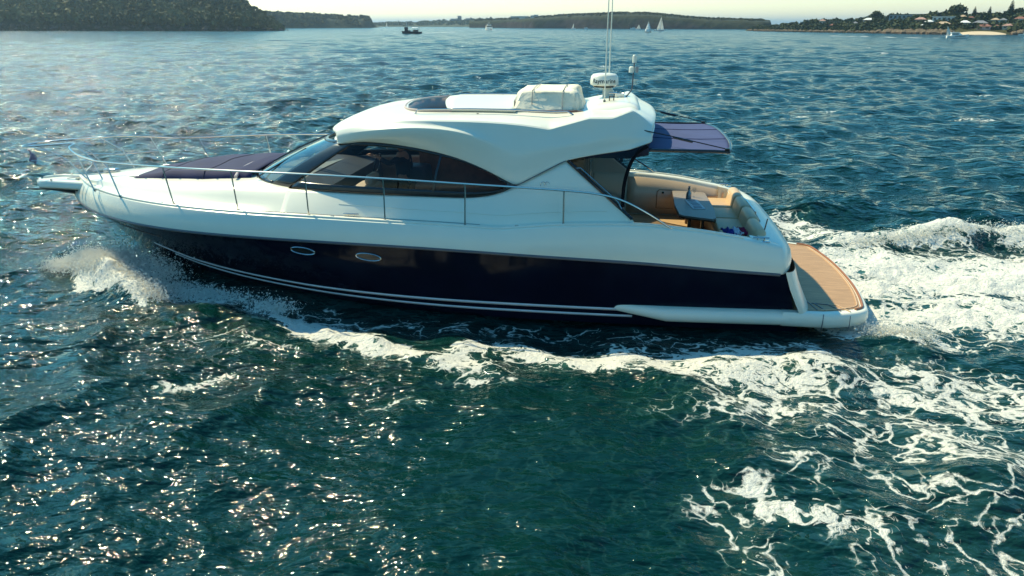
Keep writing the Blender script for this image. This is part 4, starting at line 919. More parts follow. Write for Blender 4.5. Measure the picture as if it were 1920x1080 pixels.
# bumps
rip = nd('ShaderNodeAttribute', attribute_name='ripple').outputs['Fac']
def bump(scale, dist, sx=1, sy=1, prev=None, detail=3):
    mpp = nd('ShaderNodeMapping'); mpp.inputs['Scale'].default_value = (sx, sy, 1); mpp.inputs['Rotation'].default_value = (0, 0, R(-25)); Lk.new(tco, mpp.inputs[0])
    n = nd('ShaderNodeTexNoise'); n.inputs['Scale'].default_value = scale; n.inputs['Detail'].default_value = detail; Lk.new(mpp.outputs[0], n.inputs['Vector'])
    b = nd('ShaderNodeBump'); b.inputs['Distance'].default_value = dist; b.inputs['Strength'].default_value = 1; Lk.new(n.outputs[0], b.inputs['Height'])
    Lk.new(rip, b.inputs['Strength'])
    if prev: Lk.new(prev, b.inputs['Normal'])
    return b.outputs[0]
nb = bump(.6, .22, 1, 1.6); nb = bump(1.6, .26, 1, 1.9, nb); nb = bump(4.5, .055, 1, 1.6, nb); nb = bump(14, .006, 1, 1.4, nb, 2)
wb = nd('ShaderNodeBsdfPrincipled'); wb.inputs['IOR'].default_value = 1.33; Lk.new(nb, wb.inputs['Normal']); Lk.new(ur, wb.inputs['Roughness'])
mc = nd('ShaderNodeMix', data_type='RGBA'); softm = mth('MULTIPLY', mth('SUBTRACT', mth('ADD', thr, .10), L1), 3.0, True)
Lk.new(mth('MAXIMUM', mth('MULTIPLY', softm, .55), mth('MULTIPLY', mth('MULTIPLY', fo, fo), .45, True), True), mc.inputs[0])
mc.inputs[6].default_value = (.001, .021, .020, 1); mc.inputs[7].default_value = (.07, .20, .17, 1); Lk.new(mc.outputs[2], wb.inputs['Base Color'])
fb = nd('ShaderNodeBsdfPrincipled'); fb.inputs['Base Color'].default_value = (.82, .80, .72, 1); fb.inputs['Roughness'].default_value = .9; fb.inputs['Specular IOR Level'].default_value = .2
bf = nd('ShaderNodeBump'); bf.inputs['Distance'].default_value = .05; Lk.new(mth('ADD', n3.outputs[0], mth('MULTIPLY', n2.outputs[0], 1.2)), bf.inputs['Height']); Lk.new(bf.outputs[0], fb.inputs['Normal'])
ms = nd('ShaderNodeMixShader'); Lk.new(mask, ms.inputs[0]); Lk.new(wb.outputs[0], ms.inputs[1]); Lk.new(fb.outputs[0], ms.inputs[2])
out = nd('ShaderNodeOutputMaterial'); Lk.new(ms.outputs[0], out.inputs[0]); me.materials.append(m)

# spray droplets thrown up at the bow and behind the stern
def spray(name, label, spots, n, seed):
    rg = np.random.RandomState(seed); vs = []; fs = []
    P = []
    for (ax, ay, az), (bx, by, bz_), w, h, wt_ in spots:
        k = int(n * wt_); t = rg.rand(k); P.append(np.stack([ax + (bx - ax) * t + rg.normal(0, w, k), ay + (by - ay) * t + rg.normal(0, w, k), az + (bz_ - az) * t + np.abs(rg.normal(0, h, k)) - .05], -1))
    P = np.vstack(P); S = .003 + .011 * rg.rand(len(P)) ** 4
    tet = np.array([(1, 1, 1), (1, -1, -1), (-1, 1, -1), (-1, -1, 1)], float)
    V = (P[:, None] + tet[None] * S[:, None, None] * (1 + .6 * rg.randn(len(P), 4, 1) * .4)).reshape(-1, 3)
    b = np.arange(len(P))[:, None, None] * 4; T = (b + np.array([(0, 1, 2), (0, 3, 1), (0, 2, 3), (1, 3, 2)])[None]).reshape(-1, 3)
    me = bpy.data.meshes.new(name); me.from_pydata(V.tolist(), [], T.tolist()); sm_ = mat('spray_white', (.92, .91, .86), .5, var=.01)
    if len(sm_.node_tree.nodes) < 7: translucent(sm_, .5)
    me.materials.append(sm_)
    o = bpy.data.objects.new(name, me); C.objects.link(o); tag(o, label, 'spray', kind='stuff')
spray('bow_spray', 'white spray thrown up by the bow wave', [((1.2, -.75, .12), (2.4, -1.55, .34), .15, .12, .5), ((2.4, -1.55, .32), (3.95, -2.5, .08), .11, .10, .4), ((.6, -.75, .02), (1.5, -1.1, .1), .18, .07, .14), ((1.8, -.5, .2), (3.6, -1.6, .1), .20, .16, .22), ((3.2, -1.6, .0), (6.2, -2.35, .0), .16, .07, .25), ((1.3, .9, .1), (3.5, 2.4, .3), .14, .14, .2)], 52000, 1)
spray('stern_spray', 'fine white spray above the stern wake', [((15.8, -1.9, .05), (16.6, -2.1, .1), .14, .07, .25), ((16.8, 2.6, .12), (19.5, 3.4, .38), .14, .07, .5), ((19.5, 3.4, .38), (24, 4.2, .2), .2, .07, .3)], 9000, 2)

# ================================================================== LAND
def land_mat(name, rock, scrub, rough=.95, sc_=.08, thr_=.5):
    m = bpy.data.materials.new(name); m.use_nodes = True; nt = m.node_tree; b = nt.nodes['Principled BSDF']; b.inputs['Roughness'].default_value = rough; b.inputs['Specular IOR Level'].default_value = .1
    t = nt.nodes.new('ShaderNodeTexCoord'); n = nt.nodes.new('ShaderNodeTexNoise'); n.inputs['Scale'].default_value = sc_; n.inputs['Detail'].default_value = 8; n.inputs['Roughness'].default_value = .7
    nt.links.new(t.outputs['Object'], n.inputs[0]); g = nt.nodes.new('ShaderNodeNewGeometry'); s = nt.nodes.new('ShaderNodeSeparateXYZ'); nt.links.new(g.outputs['Normal'], s.inputs[0])
    a = nt.nodes.new('ShaderNodeMath'); a.operation = 'ADD'; nt.links.new(n.outputs[0], a.inputs[0]); nt.links.new(s.outputs[2], a.inputs[1])
    r = nt.nodes.new('ShaderNodeValToRGB'); nt.links.new(a.outputs[0], r.inputs[0]); r.color_ramp.elements[0].position = thr_ + .15; r.color_ramp.elements[1].position = min(.99, thr_ + .35)
    r.color_ramp.elements[0].color = rock + (1,); r.color_ramp.elements[1].color = scrub + (1,)
    n2 = nt.nodes.new('ShaderNodeTexNoise'); n2.inputs['Scale'].default_value = sc_ * 6; n2.inputs['Detail'].default_value = 6; nt.links.new(t.outputs['Object'], n2.inputs[0])
    x = nt.nodes.new('ShaderNodeMix'); x.data_type = 'RGBA'; x.blend_type = 'OVERLAY'; x.inputs[0].default_value = .8; nt.links.new(r.outputs[0], x.inputs[6]); nt.links.new(n2.outputs[0], x.inputs[7]); nt.links.new(x.outputs[2], b.inputs['Base Color'])
    bp = nt.nodes.new('ShaderNodeBump'); bp.inputs['Distance'].default_value = 2; nt.links.new(n2.outputs[0], bp.inputs['Height']); nt.links.new(bp.outputs[0], b.inputs['Normal']); return m
class Land:
    def __init__(s, xs, base, top, depth, prof, seed=0, rough=0):
        s.xs, s.base, s.top, s.depth, s.prof, s.seed, s.rough = xs, base, top, depth, prof, seed, rough
    def D0(s, px): return CZ / ((itp(px, s.xs, s.base) - 46) * .000678)
    def at(s, px, v):
        D = s.D0(px) + v * s.depth; yb = itp(px, s.xs, s.base); yt_ = itp(px, s.xs, s.top)
        p0 = at_dist(px, yb, s.D0(px)); pt = at_dist(px, yt_, s.D0(px) + .7 * s.depth)
        f = itp(v, s.prof[0], s.prof[1]); p = at_dist(px, 46, D); z = pt.z * f - (.6 if v <= 0 else 0)
        if s.rough and v > 0: z += s.rough * (float(noise2(p.x, p.y, s.seed, 4, .06)) - .5) * min(1, v * 6) * (pt.z / 20 + .3)
        return Vector((p.x, p.y, z))
    def build(s, name, m, nu=160, nv=26):
        rows = [[s.at(px, v) for v in np.linspace(0, 1, nv) ** 2.2] for px in np.linspace(s.xs[0], s.xs[-1], nu)]
        o = MB().grid(rows).build(name, m, ang=180); tag(o, kind='structure'); return o
def foliage_mat(name, dark, light):
    m = bpy.data.materials.new(name); m.use_nodes = True; nt = m.node_tree; b = nt.nodes['Principled BSDF']; b.inputs['Roughness'].default_value = .8; b.inputs['Specular IOR Level'].default_value = .15
    a = nt.nodes.new('ShaderNodeAttribute'); a.attribute_name = 'tint'; r = nt.nodes.new('ShaderNodeValToRGB'); nt.links.new(a.outputs['Fac'], r.inputs[0])
    r.color_ramp.elements[0].color = dark + (1,); r.color_ramp.elements[1].color = light + (1,); nt.links.new(r.outputs[0], b.inputs['Base Color']); return m
def leaves(name, crowns, m, per=70, seed=0, leaf=.34, parent=None):
    rg = np.random.RandomState(seed); Cc = np.array([c[:3] for c in crowns], float); Rr = np.array([c[3] for c in crowns], float); n = len(crowns)
    sq = np.array([c[4] if len(c) > 4 else .75 for c in crowns]); ti = np.array([c[5] if len(c) > 5 else rg.rand() for c in crowns])
    d = rg.normal(size=(n, per, 3)); d /= np.linalg.norm(d, axis=2, keepdims=True); d[:, :, 2] = np.abs(d[:, :, 2]) * np.where(rg.rand(n, per) < .8, 1, -1)
    lob = 1 + .28 * np.sin(d[:, :, 0] * 4 + ti[:, None] * 20) * np.cos(d[:, :, 1] * 5 + ti[:, None] * 9)
    rad = Rr[:, None] * (.62 + .42 * rg.rand(n, per)) * lob; P = Cc[:, None] + d * rad[:, :, None] * np.stack([np.ones(n), np.ones(n), sq], -1)[:, None]
    nn = d + .9 * rg.normal(size=d.shape); nn /= np.linalg.norm(nn, axis=2, keepdims=True)
    u = np.cross(nn, rg.normal(size=d.shape)); u /= np.linalg.norm(u, axis=2, keepdims=True) + 1e-9; w = np.cross(nn, u)
    s = (Rr[:, None] * leaf * (.6 + .8 * rg.rand(n, per)))[:, :, None]
    V = np.stack([P - u * s - w * s * .6, P + u * s - w * s * .5, P + u * s * .8 + w * s * .6, P - u * s * .7 + w * s * .7], 2).reshape(-1, 3)
    q = n * per; me = bpy.data.meshes.new(name); me.vertices.add(q * 4); me.vertices.foreach_set('co', V.astype(np.float32).ravel())
    me.loops.add(q * 4); me.polygons.add(q); me.loops.foreach_set('vertex_index', np.arange(q * 4, dtype=np.int32)); me.polygons.foreach_set('loop_start', np.arange(q, dtype=np.int32) * 4); me.update(calc_edges=True)
    at = me.attributes.new('tint', 'FLOAT', 'POINT'); at.data.foreach_set('value', np.repeat(np.clip(np.repeat(ti, per) + .25 * (rg.rand(q) - .5), 0, 1), 4).astype(np.float32))
    me.materials.append(m); o = bpy.data.objects.new(name, me); C.objects.link(o)
    if parent: o.parent = parent
    return o
FOL = foliage_mat('bush_foliage', (.010, .016, .009), (.15, .14, .06)); FOL2 = foliage_mat('shore_foliage', (.02, .04, .02), (.10, .11, .05)); FOLP = foliage_mat('pine_foliage', (.012, .035, .02), (.04, .07, .035))
random.seed(5)
# left headland, near
LH = Land([-1000, -800, -300, 0, 420, 480, 505, 520, 534], [56.9, 57.0, 57.3, 57.6, 58.2, 58.2, 58, 57.8, 57.6], [56.5, -10, -45, -40, -6, 18, 32, 46, 57], 150, ([0, .03, .10, .4, .7, 1], [0, .16, .30, .68, 1, .9]), 1, .3)
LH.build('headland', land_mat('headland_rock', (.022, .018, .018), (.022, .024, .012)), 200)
cr_ = []
for k in range(2800):
    px = -960 + 1488 * random.random(); v = .03 + .69 * random.random() ** 1.5; p = LH.at(px, v); r_ = random.uniform(2.2, 4.8) * (1 if px < 470 else .6)
    cr_.append((p.x, p.y, p.z + r_ * .35, r_, .8, min(1, max(0, .25 + .5 * float(noise2(p.x, p.y, 9, 3, .03)) + random.uniform(-.25, .35) + (.3 if px < 120 and v < .35 else 0)))))
o = leaves('woodland', cr_, FOL, 90, 1); tag(o, 'dense olive green bushland covering the dark headland at left', 'woodland', kind='stuff')
# second headland
SH = Land([420, 520, 560, 620, 680, 692, 698, 700, 706, 712], [52.8, 52.8, 52.6, 52.4, 52.2, 52.1, 52, 51.9, 51.8, 51.6], [24, 26, 27, 31, 33, 32, 36, 44, 50, 51.5], 160, ([0, .02, .1, .3, .7, 1], [0, .10, .66, .86, 1, .95]), 2, .35)
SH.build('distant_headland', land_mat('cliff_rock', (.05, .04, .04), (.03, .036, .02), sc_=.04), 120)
cr_ = []
for k in range(420):
    px = 430 + 264 * random.random(); v = random.choice([.08 + .2 * random.random(), .3 + .45 * random.random(), .03 + .1 * random.random()]); 
    if px > 590 and v < .12 and random.random() < .7: continue
    p = SH.at(px, v); r_ = random.uniform(2.2, 4.6); cr_.append((p.x, p.y, p.z + r_ * .2, r_, .7, random.random() * .8))
o = leaves('distant_woodland', cr_, FOL, 60, 2); tag(o, 'green bush along the top of the second cliffed headland', 'woodland', kind='stuff')
# far low shore
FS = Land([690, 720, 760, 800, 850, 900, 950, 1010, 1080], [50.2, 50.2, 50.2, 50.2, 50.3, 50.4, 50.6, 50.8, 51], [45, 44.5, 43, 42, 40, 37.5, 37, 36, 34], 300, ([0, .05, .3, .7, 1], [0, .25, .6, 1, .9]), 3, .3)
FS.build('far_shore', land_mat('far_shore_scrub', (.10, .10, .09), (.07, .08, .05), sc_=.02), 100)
cr_ = []
for k in range(330):
    px = 700 + 330 * random.random(); p = FS.at(px, .05 + .65 * random.random()); r_ = random.uniform(3, 6.5); cr_.append((p.x, p.y, p.z + 1, r_, .6, random.random()))
o = leaves('far_shore_trees', cr_, FOL2, 40, 3); tag(o, 'low hazy treeline on the far shore behind the dark workboat', 'woodland', kind='stuff')
# long cliffed head
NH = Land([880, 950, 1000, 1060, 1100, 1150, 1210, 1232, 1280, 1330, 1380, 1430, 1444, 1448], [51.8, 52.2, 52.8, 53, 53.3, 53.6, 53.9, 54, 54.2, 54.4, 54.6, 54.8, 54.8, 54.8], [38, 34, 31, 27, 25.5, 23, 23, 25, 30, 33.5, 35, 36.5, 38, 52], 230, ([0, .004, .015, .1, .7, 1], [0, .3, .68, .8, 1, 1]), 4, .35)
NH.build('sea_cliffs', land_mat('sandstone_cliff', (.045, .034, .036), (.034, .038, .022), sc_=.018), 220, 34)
cr_ = []
for k in range(1100):
    px = 890 + 540 * random.random(); v = random.uniform(.05, .75); p = NH.at(px, v); r_ = random.uniform(.8, 2.2); cr_.append((p.x, p.y, p.z, r_, .45, random.random() * .8))
o = leaves('clifftop_scrub', cr_, FOL, 30, 4); tag(o, 'low olive scrub over the long sea cliffs', 'scrub', kind='stuff')
# right shore
RS = Land([1396, 1420, 1480, 1540, 1600, 1640, 1700, 1760, 1800, 1850, 1900, 1960, 2300], [57.6, 58.5, 59.5, 60.6, 61.5, 62.3, 63.5, 64.5, 64.9, 65.1, 65.3, 65.6, 66], [57.5, 50, 46, 41, 41, 34, 34, 30, 29, 31, 27, 25, 65.4], 90, ([0, .03, .08, .3, .7, 1], [0, .03, .12, .45, 1, .95]), 6, .25)
RS.build('shore_hillside', land_mat('shore_rock', (.22, .15, .10), (.08, .08, .035), sc_=.15), 220)
cr_ = []
for k in range(1600):
    px = 1408 + 840 * random.random(); v = .07 + .64 * random.random() ** 1.1
    if 1790 < px < 1895 and v < .16: continue
    p = RS.at(px, v); r_ = random.uniform(.9, 2.5) * (.7 if px < 1500 else 1); cr_.append((p.x, p.y, p.z + r_ * .25, r_, .8, random.random() ** 1.3))
o = leaves('shore_bush', cr_, FOL2, 55, 5); tag(o, 'green garden bush covering the right hand hillside', 'bush', kind='stuff')
# shoreline boulders
ROCKM = land_mat('boulder_sandstone', (.30, .20, .14), (.34, .26, .18), sc_=.5)
mbr = MB(); rn = random.Random(3)
def rock(mb, c, r_, rn):
    rows = []; ph0 = rn.random() * 6
    for i in range(6):
        th = -math.pi / 2 + math.pi * i / 5; rows.append([(c.x + r_ * math.cos(th) * math.cos(a) * (1 + .25 * math.sin(3 * a + ph0)), c.y + r_ * math.cos(th) * math.sin(a), c.z + r_ * .7 * math.sin(th) * (1 + .2 * math.cos(2 * a + ph0))) for a in np.linspace(0, 2 * math.pi, 9)[:-1]])
    mb.grid(rows, cv=True)
for k in range(330):
    px = 1400 + 385 * rn.random() if rn.random() < .9 else 1900 + 90 * rn.random(); rock(mbr, RS.at(px, .0 + .05 * rn.random()) + Vector((0, 0, .4)), rn.uniform(.5, 1.7) * (.75 + .6 * (px > 1650)), rn)
o = mbr.build('shoreline_rocks', ROCKM, ang=30); tag(o, 'tumbled sandstone boulders along the right hand waterline', 'rocks', kind='stuff')
mbr = MB()
for k in range(150):
    px = -100 + 640 * rn.random(); rock(mbr, LH.at(px, .0 + .02 * rn.random()) + Vector((0, 0, .3)), rn.uniform(.5, 1.8), rn)
o = mbr.build('headland_rocks', mat('dark_boulder', (.06, .045, .04), .9, var=.4, vscale=.3), ang=30); tag(o, 'dark boulders at the foot of the left headland', 'rocks', kind='stuff')
# beach
rows = []
for px in np.linspace(1788, 1896, 20):
    e = math.sin(math.pi * (px - 1788) / 108) ** .5
    D = RS.D0(px); rows.append([(lambda p, z: Vector((p.x, p.y, z)))(at_dist(px, 46, D - 3 * e + 12 * e * t), -.25 + 1.7 * t ** .8 * e) for t in (0, .15, .4, .7, 1)])
o = MB().grid(rows).build('beach', mat('beach_sand', (.62, .48, .32), .9, vscale=.5)); tag(o, kind='structure')
# norfolk pines
def pine(px, v, h, label, seed):
    b = RS.at(px, v); e_ = empty('pine_tree', b, label=label, cat='tree', group='conical pines on the right skyline')
    MB().tube([(0, 0, -1), (0, 0, h * .5), (0, 0, h)], [.35, .22, .04], 8).build('trunk', mat('pine_bark', (.10, .07, .05), .9), e_)
    cr = []; rg = random.Random(seed)
    for k in range(12):
        t = k / 12; z = h * (.16 + .84 * t); rr_ = (1 - t) ** .75 * h * .19 + .12
        for j in range(5):
            a = 2 * math.pi * j / 5 + k; cr.append((rr_ * .55 * math.cos(a), rr_ * .55 * math.sin(a), z, rr_ * .55, .35, rg.random() * .8))
    leaves('crown', cr, FOLP, 16, seed, .4, e_)
pine(1822, .60, 6.2, 'short broad conical pine left of the two taller skyline pines', 1); pine(1850, .66, 6.0, 'slim conical pine, middle one of three on the right skyline', 2); pine(1889, .62, 9.0, 'tallest conical pine, rightmost on the skyline', 3)
# individual broad trees on the right skyline
for k, (px, v, r_, lb) in enumerate(((1640, .66, 3.6, 'round dark tree at the left end of the right hand skyline ridge'), (1789, .66, 5.0, 'broad domed tree on the skyline left of the pines'), (1668, .62, 2.8, 'low rounded tree beside the long dark hedge line'), (1905, .64, 3.2, 'broad tree right of the tallest pine'), (1482, .6, 1.7, 'small round tree on the low point of the right shore'))):
    b = RS.at(px, v); e_ = empty('broad_tree', b, label=lb, cat='tree', group='broad trees on the right skyline')
    MB().tube([(0, 0, -1), (0, 0, r_ * .5), (.2, 0, r_)], [.3, .22, .1], 7).tube([(0, 0, r_ * .4), (.5 * r_, .2, r_ * .9)], [.15, .06], 6).build('trunk', mat('tree_bark', (.10, .08, .06), .9), e_)
    rg = random.Random(k); leaves('crown', [(r_ * .6 * math.cos(a * 1.3), r_ * .6 * math.sin(a * 1.7), r_ * (.55 + .3 * math.sin(a * 2.3)), r_ * .6, .75, rg.random()) for a in range(9)], FOL2, 60, 40 + k, .22, e_)
# houses
WM = {'cream': mat('cream_render', (.62, .55, .42), .8), 'white': mat('white_render', (.78, .76, .70), .8), 'tan': mat('tan_brick', (.45, .30, .18), .85), 'grey': mat('grey_render', (.35, .35, .36), .8), 'pink': mat('pink_render', (.55, .36, .30), .8)}
RM = {'white': mat('white_metal_roof', (.78, .76, .72), .5), 'terracotta': mat('terracotta_roof', (.26, .11, .075), .8), 'grey': mat('grey_slate_roof', (.22, .22, .24), .7), 'pinkish': mat('faded_tile_roof', (.45, .26, .21), .8), 'green': mat('dark_green_roof', (.03, .07, .05), .7), 'tan': mat('tan_tile_roof', (.50, .36, .24), .8)}
WIN = mat('dark_window_glass', (.03, .04, .05), .15)
def house(L, px, v, w, d, h, wc, rcx, label, flat=False, grp='houses on the right hillside'):
    b = L.at(px, v); ang = math.atan2(b.y - CY, b.x - CX) - math.pi / 2
    e_ = empty('house', b, ang, label=label, cat='house', group=grp)
    MB().box((0, 0, h / 2 - 1.5), (w, d, h + 3)).build('wall', WM[wc], e_, smooth=False)
    ov = .4
    if flat: MB().box((0, 0, h + .14), (w + .8, d + .8, .26), bev=.03).build('roof', RM[rcx], e_, smooth=False)
    else:
        rh = min(w, d) * .28; a = (w / 2 + ov, d / 2 + ov); rg = max(0, w / 2 - d * .45)
        MB().add([(-a[0], -a[1], h), (a[0], -a[1], h), (a[0], a[1], h), (-a[0], a[1], h), (-rg, 0, h + rh), (rg, 0, h + rh)], [(0, 1, 5, 4), (1, 2, 5), (2, 3, 4, 5), (3, 0, 4), (3, 2, 1, 0)]).build('roof', RM[rcx], e_, smooth=False)
    n = max(2, int(w / 2.2))
    for k in range(n):
        x = -w / 2 + w * (k + .5) / n
        MB().box((x, -d / 2 - .02, h * .55), (w / n * .5, .08, h * .42)).build('window', WIN, e_, smooth=False)
hs = [(1724, .40, 5.5, 4, 2.2, 'pink', 'pinkish', 'low pink house with faded tiled roof below the dark hedge', 0), (1741, .30, 4, 3.4, 2, 'cream', 'white', 'small cream house with pale roof left of the long white one', 0),
      (1768, .46, 11, 4.5, 2.2, 'white', 'white', 'long white flat roofed building high on the right hillside', 1), (1768, .24, 6.5, 4, 1.6, 'tan', 'tan', 'tan house with long tan roof below the long white building', 0),
      (1731, .20, 2.6, 2.5, 1.5, 'white', 'white', 'tiny white cottage low on the slope above the dark rocks', 0), (1754, .25, 2.8, 3, 1.4, 'cream', 'tan', 'small cream house with tan roof between two tan roofs', 0),
      (1802, .48, 3.4, 3.4, 2, 'cream', 'tan', 'cream house under the short broad pine', 0), (1817, .47, 3.0, 3, 1.8, 'pink', 'terracotta', 'small pink house right of the cream house under the pine', 0),
      (1808, .28, 5, 4, 1.6, 'grey', 'white', 'house with bright white roof in the middle of the hillside trees', 0), (1837, .26, 6.5, 4.5, 1.8, 'grey', 'grey', 'grey roofed house halfway up above the beach', 0),
      (1864, .34, 3.6, 3.2, 2.3, 'cream', 'tan', 'tall cream house in the trees above the beach', 0), (1879, .33, 3.0, 3, 2.2, 'white', 'grey', 'white house with grey roof beside the tall cream one', 0),
      (1846, .17, 6, 4, 1.5, 'pink', 'terracotta', 'wide red roofed house just above the beach', 0), (1864, .18, 4.2, 3.5, 1.6, 'tan', 'terracotta', 'smaller red roofed house right of the wide one above the beach', 0),
      (1891, .17, 4.6, 3.4, 1.6, 'cream', 'pinkish', 'cream gabled house at the right end of the beach', 0), (1541, .42, 3.8, 4, 3.0, 'cream', 'pinkish', 'tall cream and pink house on the low part of the right shore', 0),
      (1556, .55, 8, 5, 1.8, 'pink', 'green', 'long house with dark green flat roof on the skyline', 1), (1628, .52, 6.5, 4.2, 1.4, 'grey', 'white', 'house with sloping bright white roof left of the skyline trees', 0),
      (1603, .45, 3, 3, 1.3, 'white', 'grey', 'little white house left of the sloping white roof', 0), (1561, .30, 3.2, 3, 1.3, 'tan', 'terracotta', 'small brown house below the green roofed one', 0), (1700, .60, 20, 4, 3.0, 'grey', 'green', 'very long dark green flat roofed block along the skyline', 1), (1910, .36, 5, 4, 2, 'white', 'terracotta', 'white house with red roof at the right edge of the photo', 0)]
for a in hs: house(RS, a[0], a[1], a[2], a[3], a[4], a[5], a[6], a[7], bool(a[8]))
for px, v, w, h, lb in ((862, .5, 9, 13, 'tall pale tower block on the far shore'), (852, .45, 16, 8, 'wide pale block left of the tower on the far shore'), (878, .5, 12, 7, 'pale block right of the tower on the far shore'), (757, .3, 14, 4.5, 'low pale building on the far shore above the workboat'), (905, .5, 9, 5, 'small pale block on the far shore behind the ferry'), (822, .4, 12, 3.5, 'low pale block on the far shore midway to the tower')):
    house(FS, px, v, w, 8, h, 'grey', 'grey', lb, True, 'buildings on the far shore')
for px, v, w, h, lb in ((966, .3, 14, 3, 'long white shed on the far slope right of the ferry'), (982, .2, 13, 2.6, 'lower long white shed right of the ferry'), (1005, .32, 6, 3, 'small white house on the far slope beside the sheds'), (998, .14, 5, 3, 'white house near the water on the far slope')):
    house(NH, px, v, w, 6, h, 'white', 'white', lb, True, 'white buildings on the far slope')

# ================================================================== DISTANT CRAFT
WP = mat('white_boat_paint', (.88, .87, .82), .35); DK = mat('dark_boat_paint', (.012, .015, .03), .4); SAIL = mat('sail_cloth', (.85, .83, .78), .8, var=.03); BWIN = mat('boat_window', (.02, .03, .04), .1)
translucent(SAIL, .5)
def boat_hull(mb, L, B, fb, x0=0, keel=-.4, n=14, y0=0):   # bow towards +x
    rows = []
    for k in range(n):
        t = k / (n - 1); x = x0 - L / 2 + L * t; w = B / 2 * (1 - max(0, (t - .45) / .55) ** 2.2) * (.86 + .14 * min(1, t * 4)); sh = fb * (1 + .35 * t * t)
        w = max(w, .01); rows.append([(x, y0 - w * .25, keel * (1 - t ** 4)), (x - .05 * t, y0 - w * .8, 0), (x + .04 * L * t ** 3, y0 - w, sh), (x + .04 * L * t ** 3, y0 - w * .9, sh), (x + .04 * L * t ** 3, y0, sh * .98), (x + .04 * L * t ** 3, y0 + w * .9, sh), (x + .04 * L * t ** 3, y0 + w, sh), (x - .05 * t, y0 + w * .8, 0), (x, y0 + w * .25, keel * (1 - t ** 4))])
    mb.grid(rows, cv=True); nn = 9; k0 = len(mb.v); mb.f.append(tuple(range(k0 - nn * n, k0 - nn * n + nn))); return mb
def sailboat(px, py, L, mh, rz, label, jib=True, sm=SAIL, heel=.06):
    b = on_water(px, py); e_ = empty('sailing_boat', (b.x, b.y, 0), rz, label=label, cat='sailing boat', group='small craft on the harbour'); e_.rotation_euler.x = heel
    boat_hull(MB(), L, L * .3, L * .09).build('hull', WP, e_); MB().box((-.05 * L, 0, L * .11), (L * .35, L * .16, L * .05), bev=.03).build('cabin', WP, e_)
    MB().tube([(.08 * L, 0, 0), (.08 * L, 0, mh)], [.07, .04], 6).tube([(.08 * L, 0, L * .16), (-.36 * L, 0, L * .16)], .05, 6).build('mast', mat('alloy_spar', (.5, .5, .5), .3, .8), e_)
    rows = [[(.07 * L - (.42 * L * (1 - t) ** .9) * s, .05 * L * math.sin(math.pi * s) * (1 - t), L * .18 + (mh * .97 - L * .18) * t + 0 * s) for s in np.linspace(0, 1, 6)] for t in np.linspace(0, 1, 10)]
    MB().grid(rows).build('mainsail', sm, e_, solid=.02)
    if jib: MB().grid([[(.10 * L + (.36 * L * (1 - t)) * (1 - s), .04 * L * math.sin(math.pi * s) * (1 - t), L * .12 + mh * .80 * t) for s in np.linspace(0, 1, 6)] for t in np.linspace(0, 1, 10)]).build('jib', sm, e_, solid=.02)
    return e_
sailboat(1237, 57.5, 7.5, 10.5, R(20), 'white sailing boat with two tall sails right of the tiered beacon')
sailboat(1775, 70.2, 4.2, 4.0, R(160), 'small sailing dinghy with one pale sail behind the white motor cruiser', False, mat('tan_sail', (.70, .64, .55), .8), .12)
sailboat(1921, 66.5, 5, 5.0, R(170), 'white sail leaning at the right edge of the photo', False, heel=.1)
sailboat(1197, 54.5, 5, 4.8, R(10), 'distant tiny sail left of the tiered beacon')
sailboat(725, 50.4, 9, 11, R(90), 'very distant sail near the tip of the second headland')
sailboat(1075, 53.5, 5, 6, R(30), 'distant sailing boat with bare looking white sail below the cliffs', False)
def motorboat(px, py, L, rz, label, hullm=WP, fly=True):
    b = on_water(px, py); e_ = empty('motorboat', (b.x, b.y, .05), rz, label=label, cat='motorboat', group='small craft on the harbour'); e_.rotation_euler.y = -.03
    boat_hull(MB(), L, L * .32, L * .13).build('hull', hullm, e_)
    MB().prism([(-.30 * L, -.11 * L, L * .13), (.22 * L, -.11 * L, L * .15), (.05 * L, -.11 * L, L * .27), (-.30 * L, -.11 * L, L * .27)], (0, .22 * L, 0)).build('cabin', WP, e_, smooth=False)
    MB().box((-.12 * L, 0, L * .205), (L * .30, L * .232, L * .05)).build('cabin_window', BWIN, e_, smooth=False)
    MB().prism([(.205 * L, -.10 * L, L * .165), (.07 * L, -.10 * L, L * .262), (.066 * L, -.10 * L, L * .255), (.195 * L, -.10 * L, L * .16)], (0, .2 * L, 0)).build('windscreen', BWIN, e_, smooth=False)
    if fly: MB().box((-.14 * L, 0, L * .285), (L * .40, L * .25, L * .02), bev=.02).tube([(-.2 * L, 0, L * .29), (-.2 * L, 0, L * .38)], .03, 5).build('cabin_roof', WP, e_)
    MB().box((.1 * L, -.155 * L, L * .10), (L * .5, .02, L * .03)).build('hull_stripe', DK, e_, smooth=False)
    return e_
mc_ = motorboat(1794, 71.6, 6.6, R(-10), 'white motor cruiser speeding right with a long wake near the beach')
motorboat(1099, 53.6, 5, R(190), 'tiny white motorboat below the distant cliffs', fly=False)
motorboat(1187, 54.3, 6, R(185), 'low white motorboat left of the distant tiny sail', fly=False)
motorboat(1230, 57.6, 3.2, R(185), 'small white launch touching the left of the two sailed boat', fly=False)
